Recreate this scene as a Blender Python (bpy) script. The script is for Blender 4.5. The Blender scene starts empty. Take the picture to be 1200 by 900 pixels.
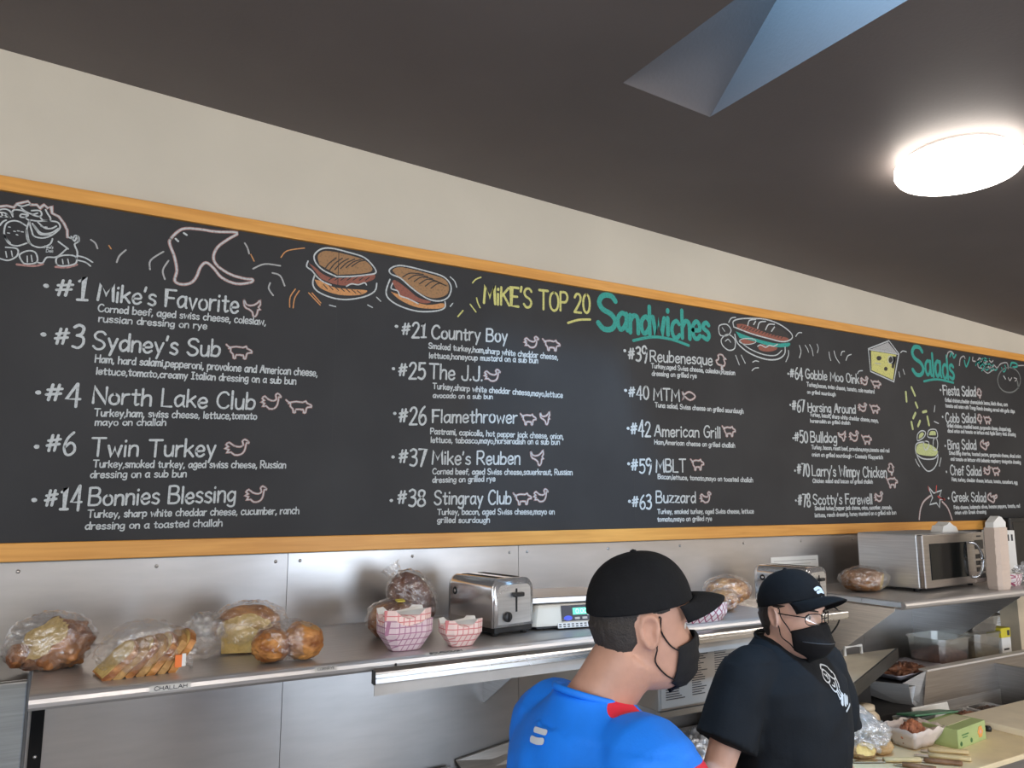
import bpy, bmesh, math, random
from mathutils import Vector, Matrix, noise
from mathutils.bvhtree import BVHTree
PI = math.pi
sc = bpy.context.scene
col = sc.collection
rnd = random.Random(7)

# ------------------------------------------------------------------ camera
cam_d = bpy.data.cameras.new('camera')
cam_d.sensor_width = 36.0
cam_d.lens = 27.0                       # 900 px focal length on a 1200 px frame
cam_d.clip_start = 0.05
cam = bpy.data.objects.new('camera', cam_d)
col.objects.link(cam)
CAM_Y, CAM_Z = -2.7, 1.9
cam.location = (0, CAM_Y, CAM_Z)
cam.rotation_euler = (math.radians(90 + 8.59), 0, math.radians(-30.1))
sc.camera = cam

# ------------------------------------------------------------------ view, world, lights
sc.view_settings.view_transform = 'Standard'
sc.view_settings.look = 'None'
sc.view_settings.exposure = 0.98
sc.view_settings.gamma = 1.0
sc.view_settings.use_curve_mapping = False
sc.cycles.use_denoising = True
sc.cycles.max_bounces = 8
sc.cycles.transparent_max_bounces = 16
sc.cycles.caustics_reflective = False
sc.cycles.caustics_refractive = False
sc.cycles.sample_clamp_indirect = 4.0

wd = bpy.data.worlds.new('world')
sc.world = wd
wd.use_nodes = True
wd.node_tree.nodes['Background'].inputs[0].default_value = (0.62, 0.75, 1.0, 1)
wd.node_tree.nodes['Background'].inputs[1].default_value = 0.6

CEIL_Z0, CEIL_S = 3.272, 0.0461         # sloping ceiling: z = CEIL_Z0 - CEIL_S * x
def ceil_z(x): return CEIL_Z0 - CEIL_S * x

def area(name, loc, rot, sx, sy, power, colr):
    d = bpy.data.lights.new(name, 'AREA'); d.shape = 'RECTANGLE'; d.size = sx; d.size_y = sy
    d.energy = power; d.color = colr
    o = bpy.data.objects.new(name, d); col.objects.link(o); o.location = loc; o.rotation_euler = rot
    return o
def point(name, loc, power, colr, r=0.32):
    d = bpy.data.lights.new(name, 'POINT'); d.energy = power; d.color = colr; d.shadow_soft_size = r
    o = bpy.data.objects.new(name, d); col.objects.link(o); o.location = loc
    return o
WARM = (1.0, 0.90, 0.80)
DAY = (0.70, 0.84, 1.0)
# daylight through the shop window behind the camera and the skylight shaft above it
area('window_daylight', (3.1, -6.9, 1.35), (math.radians(90), 0, 0), 2.7, 2.1, 64, DAY)
area('skylight_daylight', (1.47, -1.96, 3.92), (0, math.radians(-62), 0), 0.24, 0.22, 85, (0.30, 0.62, 1.0))
area('side_fill_light', (-2.52, -4.2, 1.5), (0, math.radians(-90), 0), 1.7, 2.6, 55, DAY)  # added fill from the left, brightens the microwave side and shelf
# the room's other ceiling lamps; the farthest right is added to brighten the steel
for lx, ly, lp in ((0.6, -3.0, 18), (3.3, -4.3, 45), (0.5, -5.0, 45), (5.9, -2.2, 30), (6.6, -4.9, 55), (-1.7, -2.6, 22)):
    point('ceiling_lamp_and_fill', (lx, ly, ceil_z(lx) - 0.22), lp, WARM)
LAMP_EMIT = 6.5

# ------------------------------------------------------------------ materials
MATS = {}
def nmat(name):
    m = bpy.data.materials.new(name); m.use_nodes = True
    nt = m.node_tree
    return m, nt, nt.nodes['Principled BSDF']
def link(nt, a, b): nt.links.new(a, b)
def mat(name, rgb, rough=0.6, metal=0.0, var=0.12, scale=8.0, bump=0.0, bscale=40.0, stretch=(1, 1, 1), spec=0.5, rgb2=None, coat=0.0):
    if name in MATS: return MATS[name]
    m, nt, b = nmat(name)
    b.inputs['Roughness'].default_value = rough
    b.inputs['Metallic'].default_value = metal
    b.inputs['Specular IOR Level'].default_value = spec
    b.inputs['Coat Weight'].default_value = coat
    tc = nt.nodes.new('ShaderNodeTexCoord')
    mp = nt.nodes.new('ShaderNodeMapping'); mp.inputs['Scale'].default_value = stretch
    link(nt, tc.outputs['Object'], mp.inputs['Vector'])
    n = nt.nodes.new('ShaderNodeTexNoise'); n.inputs['Scale'].default_value = scale; n.inputs['Detail'].default_value = 5
    link(nt, mp.outputs[0], n.inputs['Vector'])
    r = nt.nodes.new('ShaderNodeValToRGB')
    c2 = rgb2 or tuple(max(0, c * (1 - var)) for c in rgb)
    c1 = rgb if rgb2 else tuple(min(1, c * (1 + var * 0.6)) for c in rgb)
    r.color_ramp.elements[0].position = 0.35; r.color_ramp.elements[0].color = (*c2, 1)
    r.color_ramp.elements[1].position = 0.68; r.color_ramp.elements[1].color = (*c1, 1)
    link(nt, n.outputs['Fac'], r.inputs['Fac'])
    link(nt, r.outputs['Color'], b.inputs['Base Color'])
    if bump:
        n2 = nt.nodes.new('ShaderNodeTexNoise'); n2.inputs['Scale'].default_value = bscale; n2.inputs['Detail'].default_value = 4
        link(nt, mp.outputs[0], n2.inputs['Vector'])
        bp = nt.nodes.new('ShaderNodeBump'); bp.inputs['Strength'].default_value = bump; bp.inputs['Distance'].default_value = 0.01
        link(nt, n2.outputs['Fac'], bp.inputs['Height']); link(nt, bp.outputs[0], b.inputs['Normal'])
    MATS[name] = m
    return m
def steel(name, rgb=(0.56, 0.55, 0.54), rough=0.34, stretch=(1, 1, 30), var=0.10, smudge=0.10, metal=1.0):
    if name in MATS: return MATS[name]
    m, nt, b = nmat(name)
    b.inputs['Metallic'].default_value = metal
    tc = nt.nodes.new('ShaderNodeTexCoord')
    mp = nt.nodes.new('ShaderNodeMapping'); mp.inputs['Scale'].default_value = stretch
    link(nt, tc.outputs['Object'], mp.inputs['Vector'])
    n = nt.nodes.new('ShaderNodeTexNoise'); n.inputs['Scale'].default_value = 6; n.inputs['Detail'].default_value = 6
    link(nt, mp.outputs[0], n.inputs['Vector'])
    n3 = nt.nodes.new('ShaderNodeTexNoise'); n3.inputs['Scale'].default_value = 3.0; n3.inputs['Detail'].default_value = 6
    link(nt, tc.outputs['Object'], n3.inputs['Vector'])
    mx = nt.nodes.new('ShaderNodeMath'); mx.operation = 'MULTIPLY_ADD'; mx.inputs[1].default_value = smudge * 2; mx.inputs[2].default_value = rough - smudge
    link(nt, n3.outputs['Fac'], mx.inputs[0]); link(nt, mx.outputs[0], b.inputs['Roughness'])
    r = nt.nodes.new('ShaderNodeValToRGB')
    r.color_ramp.elements[0].position = 0.3; r.color_ramp.elements[0].color = (*[c * (1 - var) for c in rgb], 1)
    r.color_ramp.elements[1].position = 0.7; r.color_ramp.elements[1].color = (*[min(1, c * (1 + var)) for c in rgb], 1)
    link(nt, n.outputs['Fac'], r.inputs['Fac']); link(nt, r.outputs[0], b.inputs['Base Color'])
    bp = nt.nodes.new('ShaderNodeBump'); bp.inputs['Strength'].default_value = 0.04; bp.inputs['Distance'].default_value = 0.004
    link(nt, n.outputs['Fac'], bp.inputs['Height']); link(nt, bp.outputs[0], b.inputs['Normal'])
    MATS[name] = m
    return m
def emit(name, rgb, strength):
    m, nt, b = nmat(name)
    b.inputs['Base Color'].default_value = (*rgb, 1)
    b.inputs['Emission Color'].default_value = (*rgb, 1); b.inputs['Emission Strength'].default_value = strength
    MATS[name] = m
    return m
def wood(name, a, b_, stretch=(0.6, 12, 12)):
    m, nt, b = nmat(name)
    tc = nt.nodes.new('ShaderNodeTexCoord'); mp = nt.nodes.new('ShaderNodeMapping'); mp.inputs['Scale'].default_value = stretch
    link(nt, tc.outputs['Object'], mp.inputs['Vector'])
    n = nt.nodes.new('ShaderNodeTexNoise'); n.inputs['Scale'].default_value = 5; n.inputs['Detail'].default_value = 8; n.inputs['Distortion'].default_value = 0.6
    link(nt, mp.outputs[0], n.inputs['Vector'])
    r = nt.nodes.new('ShaderNodeValToRGB')
    r.color_ramp.elements[0].position = 0.3; r.color_ramp.elements[0].color = (*b_, 1)
    r.color_ramp.elements[1].position = 0.65; r.color_ramp.elements[1].color = (*a, 1)
    link(nt, n.outputs['Fac'], r.inputs['Fac']); link(nt, r.outputs[0], b.inputs['Base Color'])
    b.inputs['Roughness'].default_value = 0.45
    MATS[name] = m
    return m
def chalk(name, rgb, board=(0.035, 0.035, 0.037), cover=0.5):
    m, nt, b = nmat(name)
    tc = nt.nodes.new('ShaderNodeTexCoord')
    n = nt.nodes.new('ShaderNodeTexNoise'); n.inputs['Scale'].default_value = 130; n.inputs['Detail'].default_value = 3
    link(nt, tc.outputs['Object'], n.inputs['Vector'])
    r = nt.nodes.new('ShaderNodeValToRGB')
    r.color_ramp.elements[0].position = 0.25; r.color_ramp.elements[0].color = (*[c * cover + d * (1 - cover) for c, d in zip(rgb, board)], 1)
    r.color_ramp.elements[1].position = 0.5; r.color_ramp.elements[1].color = (*rgb, 1)
    link(nt, n.outputs['Fac'], r.inputs['Fac']); link(nt, r.outputs[0], b.inputs['Base Color'])
    b.inputs['Roughness'].default_value = 0.85
    MATS[name] = m
    return m
def plastic(name, haze=0.05, rough=0.07, tint=(1, 1, 1), bscale=55, bump=0.55):
    """thin clear film: mostly see-through, crinkled highlights, a little milky"""
    m = bpy.data.materials.new(name); m.use_nodes = True; nt = m.node_tree
    nt.nodes.clear()
    out = nt.nodes.new('ShaderNodeOutputMaterial')
    tr = nt.nodes.new('ShaderNodeBsdfTransparent'); tr.inputs[0].default_value = (*tint, 1)
    gl = nt.nodes.new('ShaderNodeBsdfGlossy'); gl.inputs['Roughness'].default_value = rough; gl.inputs[0].default_value = (1, 1, 1, 1)
    df = nt.nodes.new('ShaderNodeBsdfDiffuse'); df.inputs[0].default_value = (0.85, 0.85, 0.86, 1)
    tc = nt.nodes.new('ShaderNodeTexCoord')
    n = nt.nodes.new('ShaderNodeTexNoise'); n.inputs['Scale'].default_value = bscale; n.inputs['Detail'].default_value = 5; n.inputs['Distortion'].default_value = 1.2
    mp = nt.nodes.new('ShaderNodeMapping'); mp.inputs['Scale'].default_value = (1, 0.28, 0.8); mp.inputs['Rotation'].default_value = (0.5, 0.6, 0.4)
    link(nt, tc.outputs['Object'], mp.inputs['Vector']); link(nt, mp.outputs[0], n.inputs['Vector'])
    bp = nt.nodes.new('ShaderNodeBump'); bp.inputs['Strength'].default_value = bump; bp.inputs['Distance'].default_value = 0.014
    link(nt, n.outputs['Fac'], bp.inputs['Height'])
    link(nt, bp.outputs[0], gl.inputs['Normal']); link(nt, bp.outputs[0], df.inputs['Normal'])
    lw = nt.nodes.new('ShaderNodeLayerWeight'); lw.inputs['Blend'].default_value = 0.35; link(nt, bp.outputs[0], lw.inputs['Normal'])
    pw = nt.nodes.new('ShaderNodeMath'); pw.operation = 'POWER'; pw.inputs[1].default_value = 2.5; link(nt, lw.outputs['Facing'], pw.inputs[0])
    fr = nt.nodes.new('ShaderNodeMath'); fr.operation = 'MULTIPLY_ADD'; fr.inputs[1].default_value = 0.40; fr.inputs[2].default_value = 0.17; link(nt, pw.outputs[0], fr.inputs[0])
    m1 = nt.nodes.new('ShaderNodeMixShader'); m1.inputs[0].default_value = haze
    link(nt, tr.outputs[0], m1.inputs[1]); link(nt, df.outputs[0], m1.inputs[2])
    m2 = nt.nodes.new('ShaderNodeMixShader'); link(nt, fr.outputs[0], m2.inputs[0])
    link(nt, m1.outputs[0], m2.inputs[1]); link(nt, gl.outputs[0], m2.inputs[2])
    link(nt, m2.outputs[0], out.inputs[0])
    MATS[name] = m
    return m
def plaid(name, ground, line, sx, sz, diag=False, width=0.12):
    """paper printed with a red line grid; the lines belong to the paper"""
    m, nt, b = nmat(name)
    tc = nt.nodes.new('ShaderNodeTexCoord'); sp = nt.nodes.new('ShaderNodeSeparateXYZ'); link(nt, tc.outputs['Object'], sp.inputs[0])
    def math_(op, a, c, use=True):
        x = nt.nodes.new('ShaderNodeMath'); x.operation = op
        for i, v in enumerate((a, c)):
            if isinstance(v, (int, float)): x.inputs[i].default_value = v
            elif v is not None: link(nt, v, x.inputs[i])
        return x.outputs[0]
    h = math_('ADD', sp.outputs[0], sp.outputs[1])
    u = math_('MULTIPLY', h, sx); v = math_('MULTIPLY', sp.outputs[2], sz)
    if diag:
        u, v = math_('ADD', u, v), math_('SUBTRACT', u, v)
    fu = math_('LESS_THAN', math_('PINGPONG', u, 0.5), width); fv = math_('LESS_THAN', math_('PINGPONG', v, 0.5), width)
    f = math_('MAXIMUM', fu, fv)
    mx = nt.nodes.new('ShaderNodeMix'); mx.data_type = 'RGBA'
    mx.inputs['A'].default_value = (*ground, 1); mx.inputs['B'].default_value = (*line, 1)
    link(nt, f, mx.inputs['Factor']); link(nt, mx.outputs['Result'], b.inputs['Base Color'])
    b.inputs['Roughness'].default_value = 0.7
    MATS[name] = m
    return m

M_cream = mat('cream_paint', (0.58, 0.53, 0.44), 0.75, var=0.05, scale=2.0, bump=0.05, bscale=120)
M_ceil = mat('dark_ceiling_paint', (0.134, 0.114, 0.109), 0.6, var=0.12, scale=1.2, bump=0.05, bscale=90)
M_board = mat('chalkboard_black', (0.038, 0.038, 0.040), 0.6, var=0.30, scale=2.2, bump=0.03, bscale=150, spec=0.25, rgb2=(0.027, 0.027, 0.029))
M_seam = mat('chalkboard_joint', (0.018, 0.018, 0.019), 0.6)
M_frame = wood('honey_wood', (0.74, 0.36, 0.08), (0.60, 0.265, 0.048))
M_steel = steel('brushed_steel', (0.47, 0.445, 0.43), 0.36, (1, 1, 5), var=0.05, metal=0.90)
M_shelf = steel('shelf_steel', (0.60, 0.58, 0.57), 0.40, (1, 30, 30), metal=0.72)
M_chrome = steel('chrome', (0.86, 0.85, 0.85), 0.17, (1, 1, 8), var=0.03, smudge=0.04, metal=0.85)
M_black = mat('black_plastic', (0.012, 0.012, 0.013), 0.4)
M_dark = mat('dark_void', (0.012, 0.011, 0.011), 0.8)
M_rubber = mat('black_rubber', (0.015, 0.015, 0.016), 0.7)
M_floor = mat('floor_tile', (0.36, 0.32, 0.29), 0.5, var=0.2, scale=3)
M_white = mat('white_paper', (0.78, 0.77, 0.74), 0.7, var=0.04)
M_ink = mat('dark_ink', (0.05, 0.05, 0.055), 0.7)
PAL = {'w': chalk('chalk_white', (0.52, 0.55, 0.56)), 'p': chalk('chalk_pink', (0.40, 0.22, 0.20), cover=0.25), 'g': chalk('chalk_grey', (0.40, 0.40, 0.40)),
       'd': chalk('chalk_faded', (0.16, 0.17, 0.165)), 'o': chalk('chalk_orange', (0.58, 0.28, 0.11)), 'b': chalk('chalk_brown', (0.34, 0.19, 0.09)),
       'r': chalk('chalk_red_brown', (0.28, 0.10, 0.07)), 'k': chalk('chalk_rubbed_out', (0.045, 0.04, 0.038)), 'y': chalk('chalk_yellow', (0.60, 0.58, 0.20)),
       't': chalk('chalk_teal', (0.04, 0.33, 0.28)), 'l': chalk('chalk_pale_green', (0.50, 0.55, 0.25)), 'c': chalk('chalk_red', (0.52, 0.09, 0.08))}

# ------------------------------------------------------------------ mesh helpers
def I4(): return Matrix.Identity(4)
class MB:
    """collects shapes and links them as ONE mesh object"""
    def __init__(self, M=None):
        self.v = []; self.f = []; self.mi = []; self.sm = []; self.M = M
    def add(self, vs, fs, mi=0, smooth=False, M=None):
        k = len(self.v)
        for p in vs:
            p = Vector(p)
            if M is not None: p = M @ p
            if self.M is not None: p = self.M @ p
            self.v.append(p)
        for i, f in enumerate(fs):
            self.f.append([k + j for j in f]); self.mi.append(mi[i] if isinstance(mi, (list, tuple)) else mi); self.sm.append(smooth)
        return self
    def addbm(self, bm, mi=0, smooth=False, M=None):
        bm.verts.index_update()
        self.add([v.co.copy() for v in bm.verts], [[v.index for v in f.verts] for f in bm.faces], mi, smooth, M); bm.free()
        return self
    def box(self, x0, x1, y0, y1, z0, z1, mi=0, r=0.0, seg=2, M=None, smooth=False):
        if not r:
            vs = [(x, y, z) for x in (x0, x1) for y in (y0, y1) for z in (z0, z1)]
            return self.add(vs, [(0, 1, 3, 2), (4, 6, 7, 5), (0, 4, 5, 1), (2, 3, 7, 6), (0, 2, 6, 4), (1, 5, 7, 3)], mi, False, M)
        bm = bmesh.new(); bmesh.ops.create_cube(bm, size=1)
        for v in bm.verts: v.co = Vector(((x0 + x1) / 2 + v.co.x * (x1 - x0), (y0 + y1) / 2 + v.co.y * (y1 - y0), (z0 + z1) / 2 + v.co.z * (z1 - z0)))
        bmesh.ops.bevel(bm, geom=list(bm.edges), offset=r, segments=seg, affect='EDGES', profile=0.5)
        return self.addbm(bm, mi, smooth, M)
    def loft(self, rings, mi=0, smooth=True, caps=True, M=None):
        n = len(rings[0]); vs = [p for r in rings for p in r]; fs = []
        for i in range(len(rings) - 1):
            for j in range(n):
                fs.append((i * n + j, i * n + (j + 1) % n, (i + 1) * n + (j + 1) % n, (i + 1) * n + j))
        if caps: fs += [tuple(range(n - 1, -1, -1)), tuple((len(rings) - 1) * n + j for j in range(n))]
        return self.add(vs, fs, mi, smooth, M)
    def tube(self, pts, rad, n=10, mi=0, smooth=True, M=None, flat=1.0):
        pts = [Vector(p) for p in pts]; rings = []; up = None
        for i, p in enumerate(pts):
            t = (pts[min(i + 1, len(pts) - 1)] - pts[max(i - 1, 0)]).normalized()
            if up is None:
                up = Vector((0, 0, 1)) if abs(t.z) < 0.9 else Vector((1, 0, 0))
            a = t.cross(up)
            if a.length < 1e-4: a = t.cross(Vector((1, 0.3, 0)))
            a.normalize(); b = t.cross(a).normalized()
            r = rad[i] if isinstance(rad, (list, tuple)) else rad
            rings.append([p + (a * math.cos(q) + b * math.sin(q) * flat) * r for q in [2 * PI * k / n for k in range(n)]])
        return self.loft(rings, mi, smooth, True, M)
    def lathe(self, prof, n=32, mi=0, smooth=True, M=None):
        rings = [[(r * math.cos(2 * PI * k / n), r * math.sin(2 * PI * k / n), z) for k in range(n)] for r, z in prof]
        return self.loft(rings, mi, smooth, True, M)
    def prism(self, poly, axis, a, b, mi=0, M=None):
        """extrude a 2-D polygon along an axis ('x','y','z')"""
        def P(u, v, w): return {'x': (w, u, v), 'y': (u, w, v), 'z': (u, v, w)}[axis]
        n = len(poly); vs = [P(u, v, a) for u, v in poly] + [P(u, v, b) for u, v in poly]
        fs = [tuple(range(n)), tuple(range(2 * n - 1, n - 1, -1))] + [(j, j + n, (j + 1) % n + n, (j + 1) % n) for j in range(n)]
        return self.add(vs, fs, mi, False, M)
    def mesh(self, name, mats, fix=True):
        me = bpy.data.meshes.new(name); me.from_pydata([tuple(v) for v in self.v], [], self.f)
        for m in (mats if isinstance(mats, (list, tuple)) else [mats]): me.materials.append(m)
        me.polygons.foreach_set('material_index', self.mi); me.polygons.foreach_set('use_smooth', self.sm)
        if fix:
            bm = bmesh.new(); bm.from_mesh(me); bmesh.ops.recalc_face_normals(bm, faces=bm.faces[:]); bm.to_mesh(me); bm.free()
        me.update()
        return me
    def build(self, name, mats, parent=None, fix=True):
        o = bpy.data.objects.new(name, self.mesh(name, mats, fix)); col.objects.link(o)
        if parent is not None: o.parent = parent
        return o
def thing(name, label, cat, loc=(0, 0, 0), rz=0.0, group=None):
    o = bpy.data.objects.new(name, None); col.objects.link(o); o.empty_display_size = 0.05
    o.location = loc; o.rotation_euler = (0, 0, rz); return tag(o, label, cat, group)
def tag(o, label, cat, group=None, kind=None):
    o['label'] = label; o['category'] = cat
    if group: o['group'] = group
    if kind: o['kind'] = kind
    return o
def struct(name, mb, mats, parent=None):
    o = mb.build(name, mats, parent)
    if parent is None: o['kind'] = 'structure'
    return o
def spline(p, k=4):
    if len(p) < 3: return p
    out = []; closed = (Vector(p[0]) - Vector(p[-1])).length < 1e-6
    for i in range(len(p) - 1):
        p0 = p[i - 1] if i else (p[-2] if closed else p[0]); p1 = p[i]; p2 = p[i + 1]; p3 = p[i + 2] if i + 2 < len(p) else (p[1] if closed else p[-1])
        for j in range(k):
            t = j / k
            out.append(tuple(0.5 * (2 * b + (c - a) * t + (2 * a - 5 * b + 4 * c - d) * t * t + (3 * b - a - 3 * c + d) * t ** 3) for a, b, c, d in zip(p0, p1, p2, p3)))
    out.append(tuple(p[-1])); return out
LAYER = [0]                                # crossing strokes lie on top of one another
def ribbon(mb, pts, w, place, mi=0):
    """a flat marker stroke with round ends; place(u, v) puts it on its surface"""
    LAYER[0] += 1; q = [pts[0]]
    for p in pts[1:]:
        if math.hypot(p[0] - q[-1][0], p[1] - q[-1][1]) > w * 0.12: q.append(p)
    if len(q) == 1: q.append((q[0][0] + w * 0.2, q[0][1]))
    n = len(q); L = []; R = []
    for i in range(n):
        a = q[max(i - 1, 0)]; b = q[min(i + 1, n - 1)]
        dx, dy = b[0] - a[0], b[1] - a[1]; l = math.hypot(dx, dy) or 1e-9; dx /= l; dy /= l
        k = 1.0
        if 0 < i < n - 1:
            ex, ey = q[i][0] - q[i - 1][0], q[i][1] - q[i - 1][1]; el = math.hypot(ex, ey) or 1e-9
            c = max(0.55, (ex * dx + ey * dy) / el); k = 1 / c
        h = w / 2 * k
        L.append((q[i][0] - dy * h, q[i][1] + dx * h)); R.append((q[i][0] + dy * h, q[i][1] - dx * h))
    def cap(i, j):
        dx, dy = q[i][0] - q[j][0], q[i][1] - q[j][1]; a0 = math.atan2(dy, dx)
        return [(q[i][0] + math.cos(a0 + t) * w / 2, q[i][1] + math.sin(a0 + t) * w / 2) for t in (0.8, 0, -0.8)]
    poly_v = [place(*p) for p in L] + [place(*p) for p in R]
    fs = [(i, n + i, n + i + 1, i + 1) for i in range(n - 1)]
    c1 = cap(n - 1, n - 2); c0 = cap(0, 1)
    k = 2 * n
    poly_v += [place(*p) for p in c1] + [place(*p) for p in c0]
    fs += [(n - 1, 2 * n - 1, k + 2, k + 1, k), (n, 0, k + 5, k + 4, k + 3)]
    mb.add(poly_v, fs, mi)

# handwriting: every glyph is (advance, strokes) on a 10-unit cap height; '~' strokes are curved
FONT = {
'A':'6.5|0,0 3,10 3.6,10 6.5,0|1.2,3.8 5.5,3.8','B':'6|0,0 0,10|~0,10 4,10 5.2,8 4,5.6 0,5.4|~0,5.4 4.5,5 6,2.8 4.5,.2 0,0',
'C':'6.3|~6,8.5 4.5,10 2,9.5 .2,6.5 .2,3 2,.3 4.5,0 6.3,1.6','D':'6|0,0 0,10|~0,10 3.5,9.5 6,6.5 6,3.5 3.8,.6 0,0',
'E':'5.2|5,10 0,10 0,0 5.2,0|0,5.2 4.3,5.2','F':'5|5.2,10 0,10 0,0|0,5.2 4.2,5.2','G':'6.2|~6,8.6 4.5,10 2,9.5 .2,6.5 .2,3 2,.3 4.5,.2 6,1.5|6,1.2 6,4.6 3.6,4.6',
'H':'5.8|0,0 0,10|5.8,0 5.8,10|0,5.2 5.8,5.2','I':'3.6|0,10 3.6,10|1.8,10 1.8,0|0,0 3.6,0','J':'4.6|4.5,10 4.5,3|~4.5,3 4,.6 2.2,0 .4,.8 0,2.5',
'K':'5.8|0,0 0,10|5.4,10 0,4.6|1.6,6 6,0','L':'5|0,10 0,0 5,0','M':'8|0,0 .8,10 4,3.5 7.2,10 8,0','N':'6|0,0 0,10 6,0 6,10',
'O':'6.6|~3.3,10 .8,8.5 0,5 .8,1.5 3.3,0 5.8,1.5 6.6,5 5.8,8.5 3.3,10','P':'5.5|0,0 0,10|~0,10 4,10 5.6,7.5 4,4.8 0,4.6','R':'6|0,0 0,10|~0,10 4,10 5.4,7.6 4,4.9 0,4.7|2.4,4.7 6,0',
'S':'5.8|~5.6,8.6 4.2,10 1.6,9.8 .3,7.8 1.4,5.8 4.2,4.6 5.6,2.6 4.4,.4 1.8,0 0,1.6','T':'6.6|0,10 6.6,10|3.3,10 3.3,0','U':'5.8|~0,10 0,3 1.4,.2 4.4,.2 5.8,3 5.8,10',
'V':'6|0,10 3,0 6,10','W':'8.6|0,10 2,0 4.3,7 6.6,0 8.6,10','Y':'6|0,10 3,5 6,10|3,5 3,0',
'a':'4.8|~4.2,5.6 2.4,6.3 .4,4.8 0,2.4 1.2,.1 3,.8 4.4,3|4.5,6.2 4.3,1 5,0','b':'4.7|0,10 0,0|~0,3.6 1.8,6 4.2,5.2 4.6,2.6 3.2,.2 0,.4',
'c':'4.3|~4.2,5.2 2.8,6.3 .8,5.2 0,2.8 1,.4 2.8,0 4.4,1.2','d':'4.6|~4.4,4.6 2.6,6.2 .5,4.9 0,2.4 1.2,.1 3,.7 4.4,2.6|4.5,10 4.5,0',
'e':'4.4|~.2,3 4.2,3.4 3.8,5.6 2.2,6.3 .5,5 0,2.6 1,.3 2.8,0 4.4,1.2','f':'3.6|~4.2,9.2 3,10 1.8,9 1.6,7 1.6,0|0,5.8 3.6,5.8',
'g':'4.5|~4.3,5.2 2.4,6.3 .5,4.9 0,2.6 1.2,.4 3,1 4.3,3|~4.4,6.2 4.3,-1 3.4,-2.8 1.6,-3 .2,-2.2','h':'4.4|0,10 0,0|~0,3.8 1.6,6 3.6,6 4.3,4.2 4.3,0',
'i':'.8|.3,6 .3,0|.3,8.4 .4,8.9','j':'1.8|1.4,6 1.4,-1.5|~1.4,-1.5 .8,-3 -.4,-2.8|1.4,8.4 1.5,8.9','k':'4.3|0,10 0,0|4,6.2 .2,2.6|1.4,3.8 4.4,0','l':'.6|.2,10 .2,0',
'm':'6.6|0,6.2 0,0|~0,4 1.2,6 2.8,5.8 3.2,4 3.2,0|~3.2,4 4.6,6.1 6.2,5.7 6.6,4 6.6,0','n':'4.3|0,6.2 0,0|~0,4 1.6,6.1 3.6,5.9 4.2,4 4.2,0',
'o':'4.6|~2.3,6.2 .5,5 0,3 .6,.9 2.3,0 4.1,.9 4.6,3.1 4.1,5.1 2.3,6.2','p':'4.6|0,6 0,-3|~0,4 1.8,6.2 4,5.4 4.6,3 3.4,.4 0,.6',
'q':'4.7|~4.3,5.2 2.4,6.3 .5,4.9 0,2.6 1.2,.4 3,1 4.3,3|4.4,6.2 4.4,-3 5.3,-2.2','r':'3.1|0,6.2 0,0|~0,3.6 1.2,5.6 3.2,6','s':'3.7|~3.6,5.4 2.2,6.3 .5,5.5 .6,4 3,2.8 3.7,1.4 2.4,0 0,.8',
't':'3.4|1.6,8.6 1.6,1|~1.6,1 2.2,0 3.4,.6|0,6 3.6,6','u':'4.4|~0,6.2 .2,1.4 1.6,0 3.4,.8 4.2,3|4.3,6.2 4.3,0','v':'4|0,6.2 2,0 4,6.2','w':'6.4|0,6.2 1.6,0 3.2,5 4.8,0 6.4,6.2',
'x':'4|0,6 4,0|4,6 0,0','y':'4.4|0,6.2 2.2,.6|4.4,6.2 1.2,-3','z':'4.2|0,6 4,6 0,0 4.2,0',
'0':'5.4|~2.7,10 .7,8.5 0,5 .7,1.5 2.7,0 4.7,1.5 5.4,5 4.7,8.5 2.7,10','1':'4|.3,8 2.2,10 2.2,0|.2,0 4,0','2':'5.4|~.2,8 1.6,9.9 4,9.8 5,7.6 3.6,4.6 0,0|0,0 5.4,0',
'3':'5|~.3,9 2.4,10 4.6,8.8 4,6.2 1.8,5.4|~1.8,5.4 4.6,4.6 5,2 3,0 .2,.6','4':'5.4|3.8,10 0,3 5.4,3|4,10 4,-.5','5':'5|5,10 .8,10 .5,5.6|~.5,5.6 3.2,6.4 5,4.4 4.8,1.6 2.6,-.2 0,.8',
'6':'5|~4,10 1.4,7.5 0,3.5 1,.5 3,0 5,1.6 4.8,4.2 2.8,5.4 .6,3.6','7':'5.2|0,10 5.2,10 1.8,0','8':'5.2|~2.8,5.4 .6,7 .9,9.2 2.8,10 4.8,9 4.6,7 2.6,5.2 .2,3.2 .5,.8 2.8,0 5.2,1.2 5,3.4 2.8,5.4',
'9':'5|~5,8 3,10 .6,9 .2,6.6 2,5.2 4.6,6.4 5,8 4.6,3 3,-.8','#':'6.4|1,2 2.2,9|3.6,2 4.8,9|0,4.4 5.6,5|.4,6.6 6,7.2',
',':'1|.7,.6 0,-1.8','.':'.8|.2,.1 .5,.5',"'":'.8|.5,10 0,7.6','-':'3.2|0,3.4 3.2,3.4',' ':'2.4|'}
GL = {}
for k_, s_ in FONT.items():
    pr_ = s_.split('|'); st_ = []
    for q_ in pr_[1:]:
        if not q_: continue
        cur = q_[0] == '~'; pts_ = [tuple(float(t) for t in a.split(',')) for a in q_.lstrip('~').split()]
        st_.append(spline(pts_, 3) if cur else pts_)
    GL[k_] = (float(pr_[0]), st_)
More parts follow.
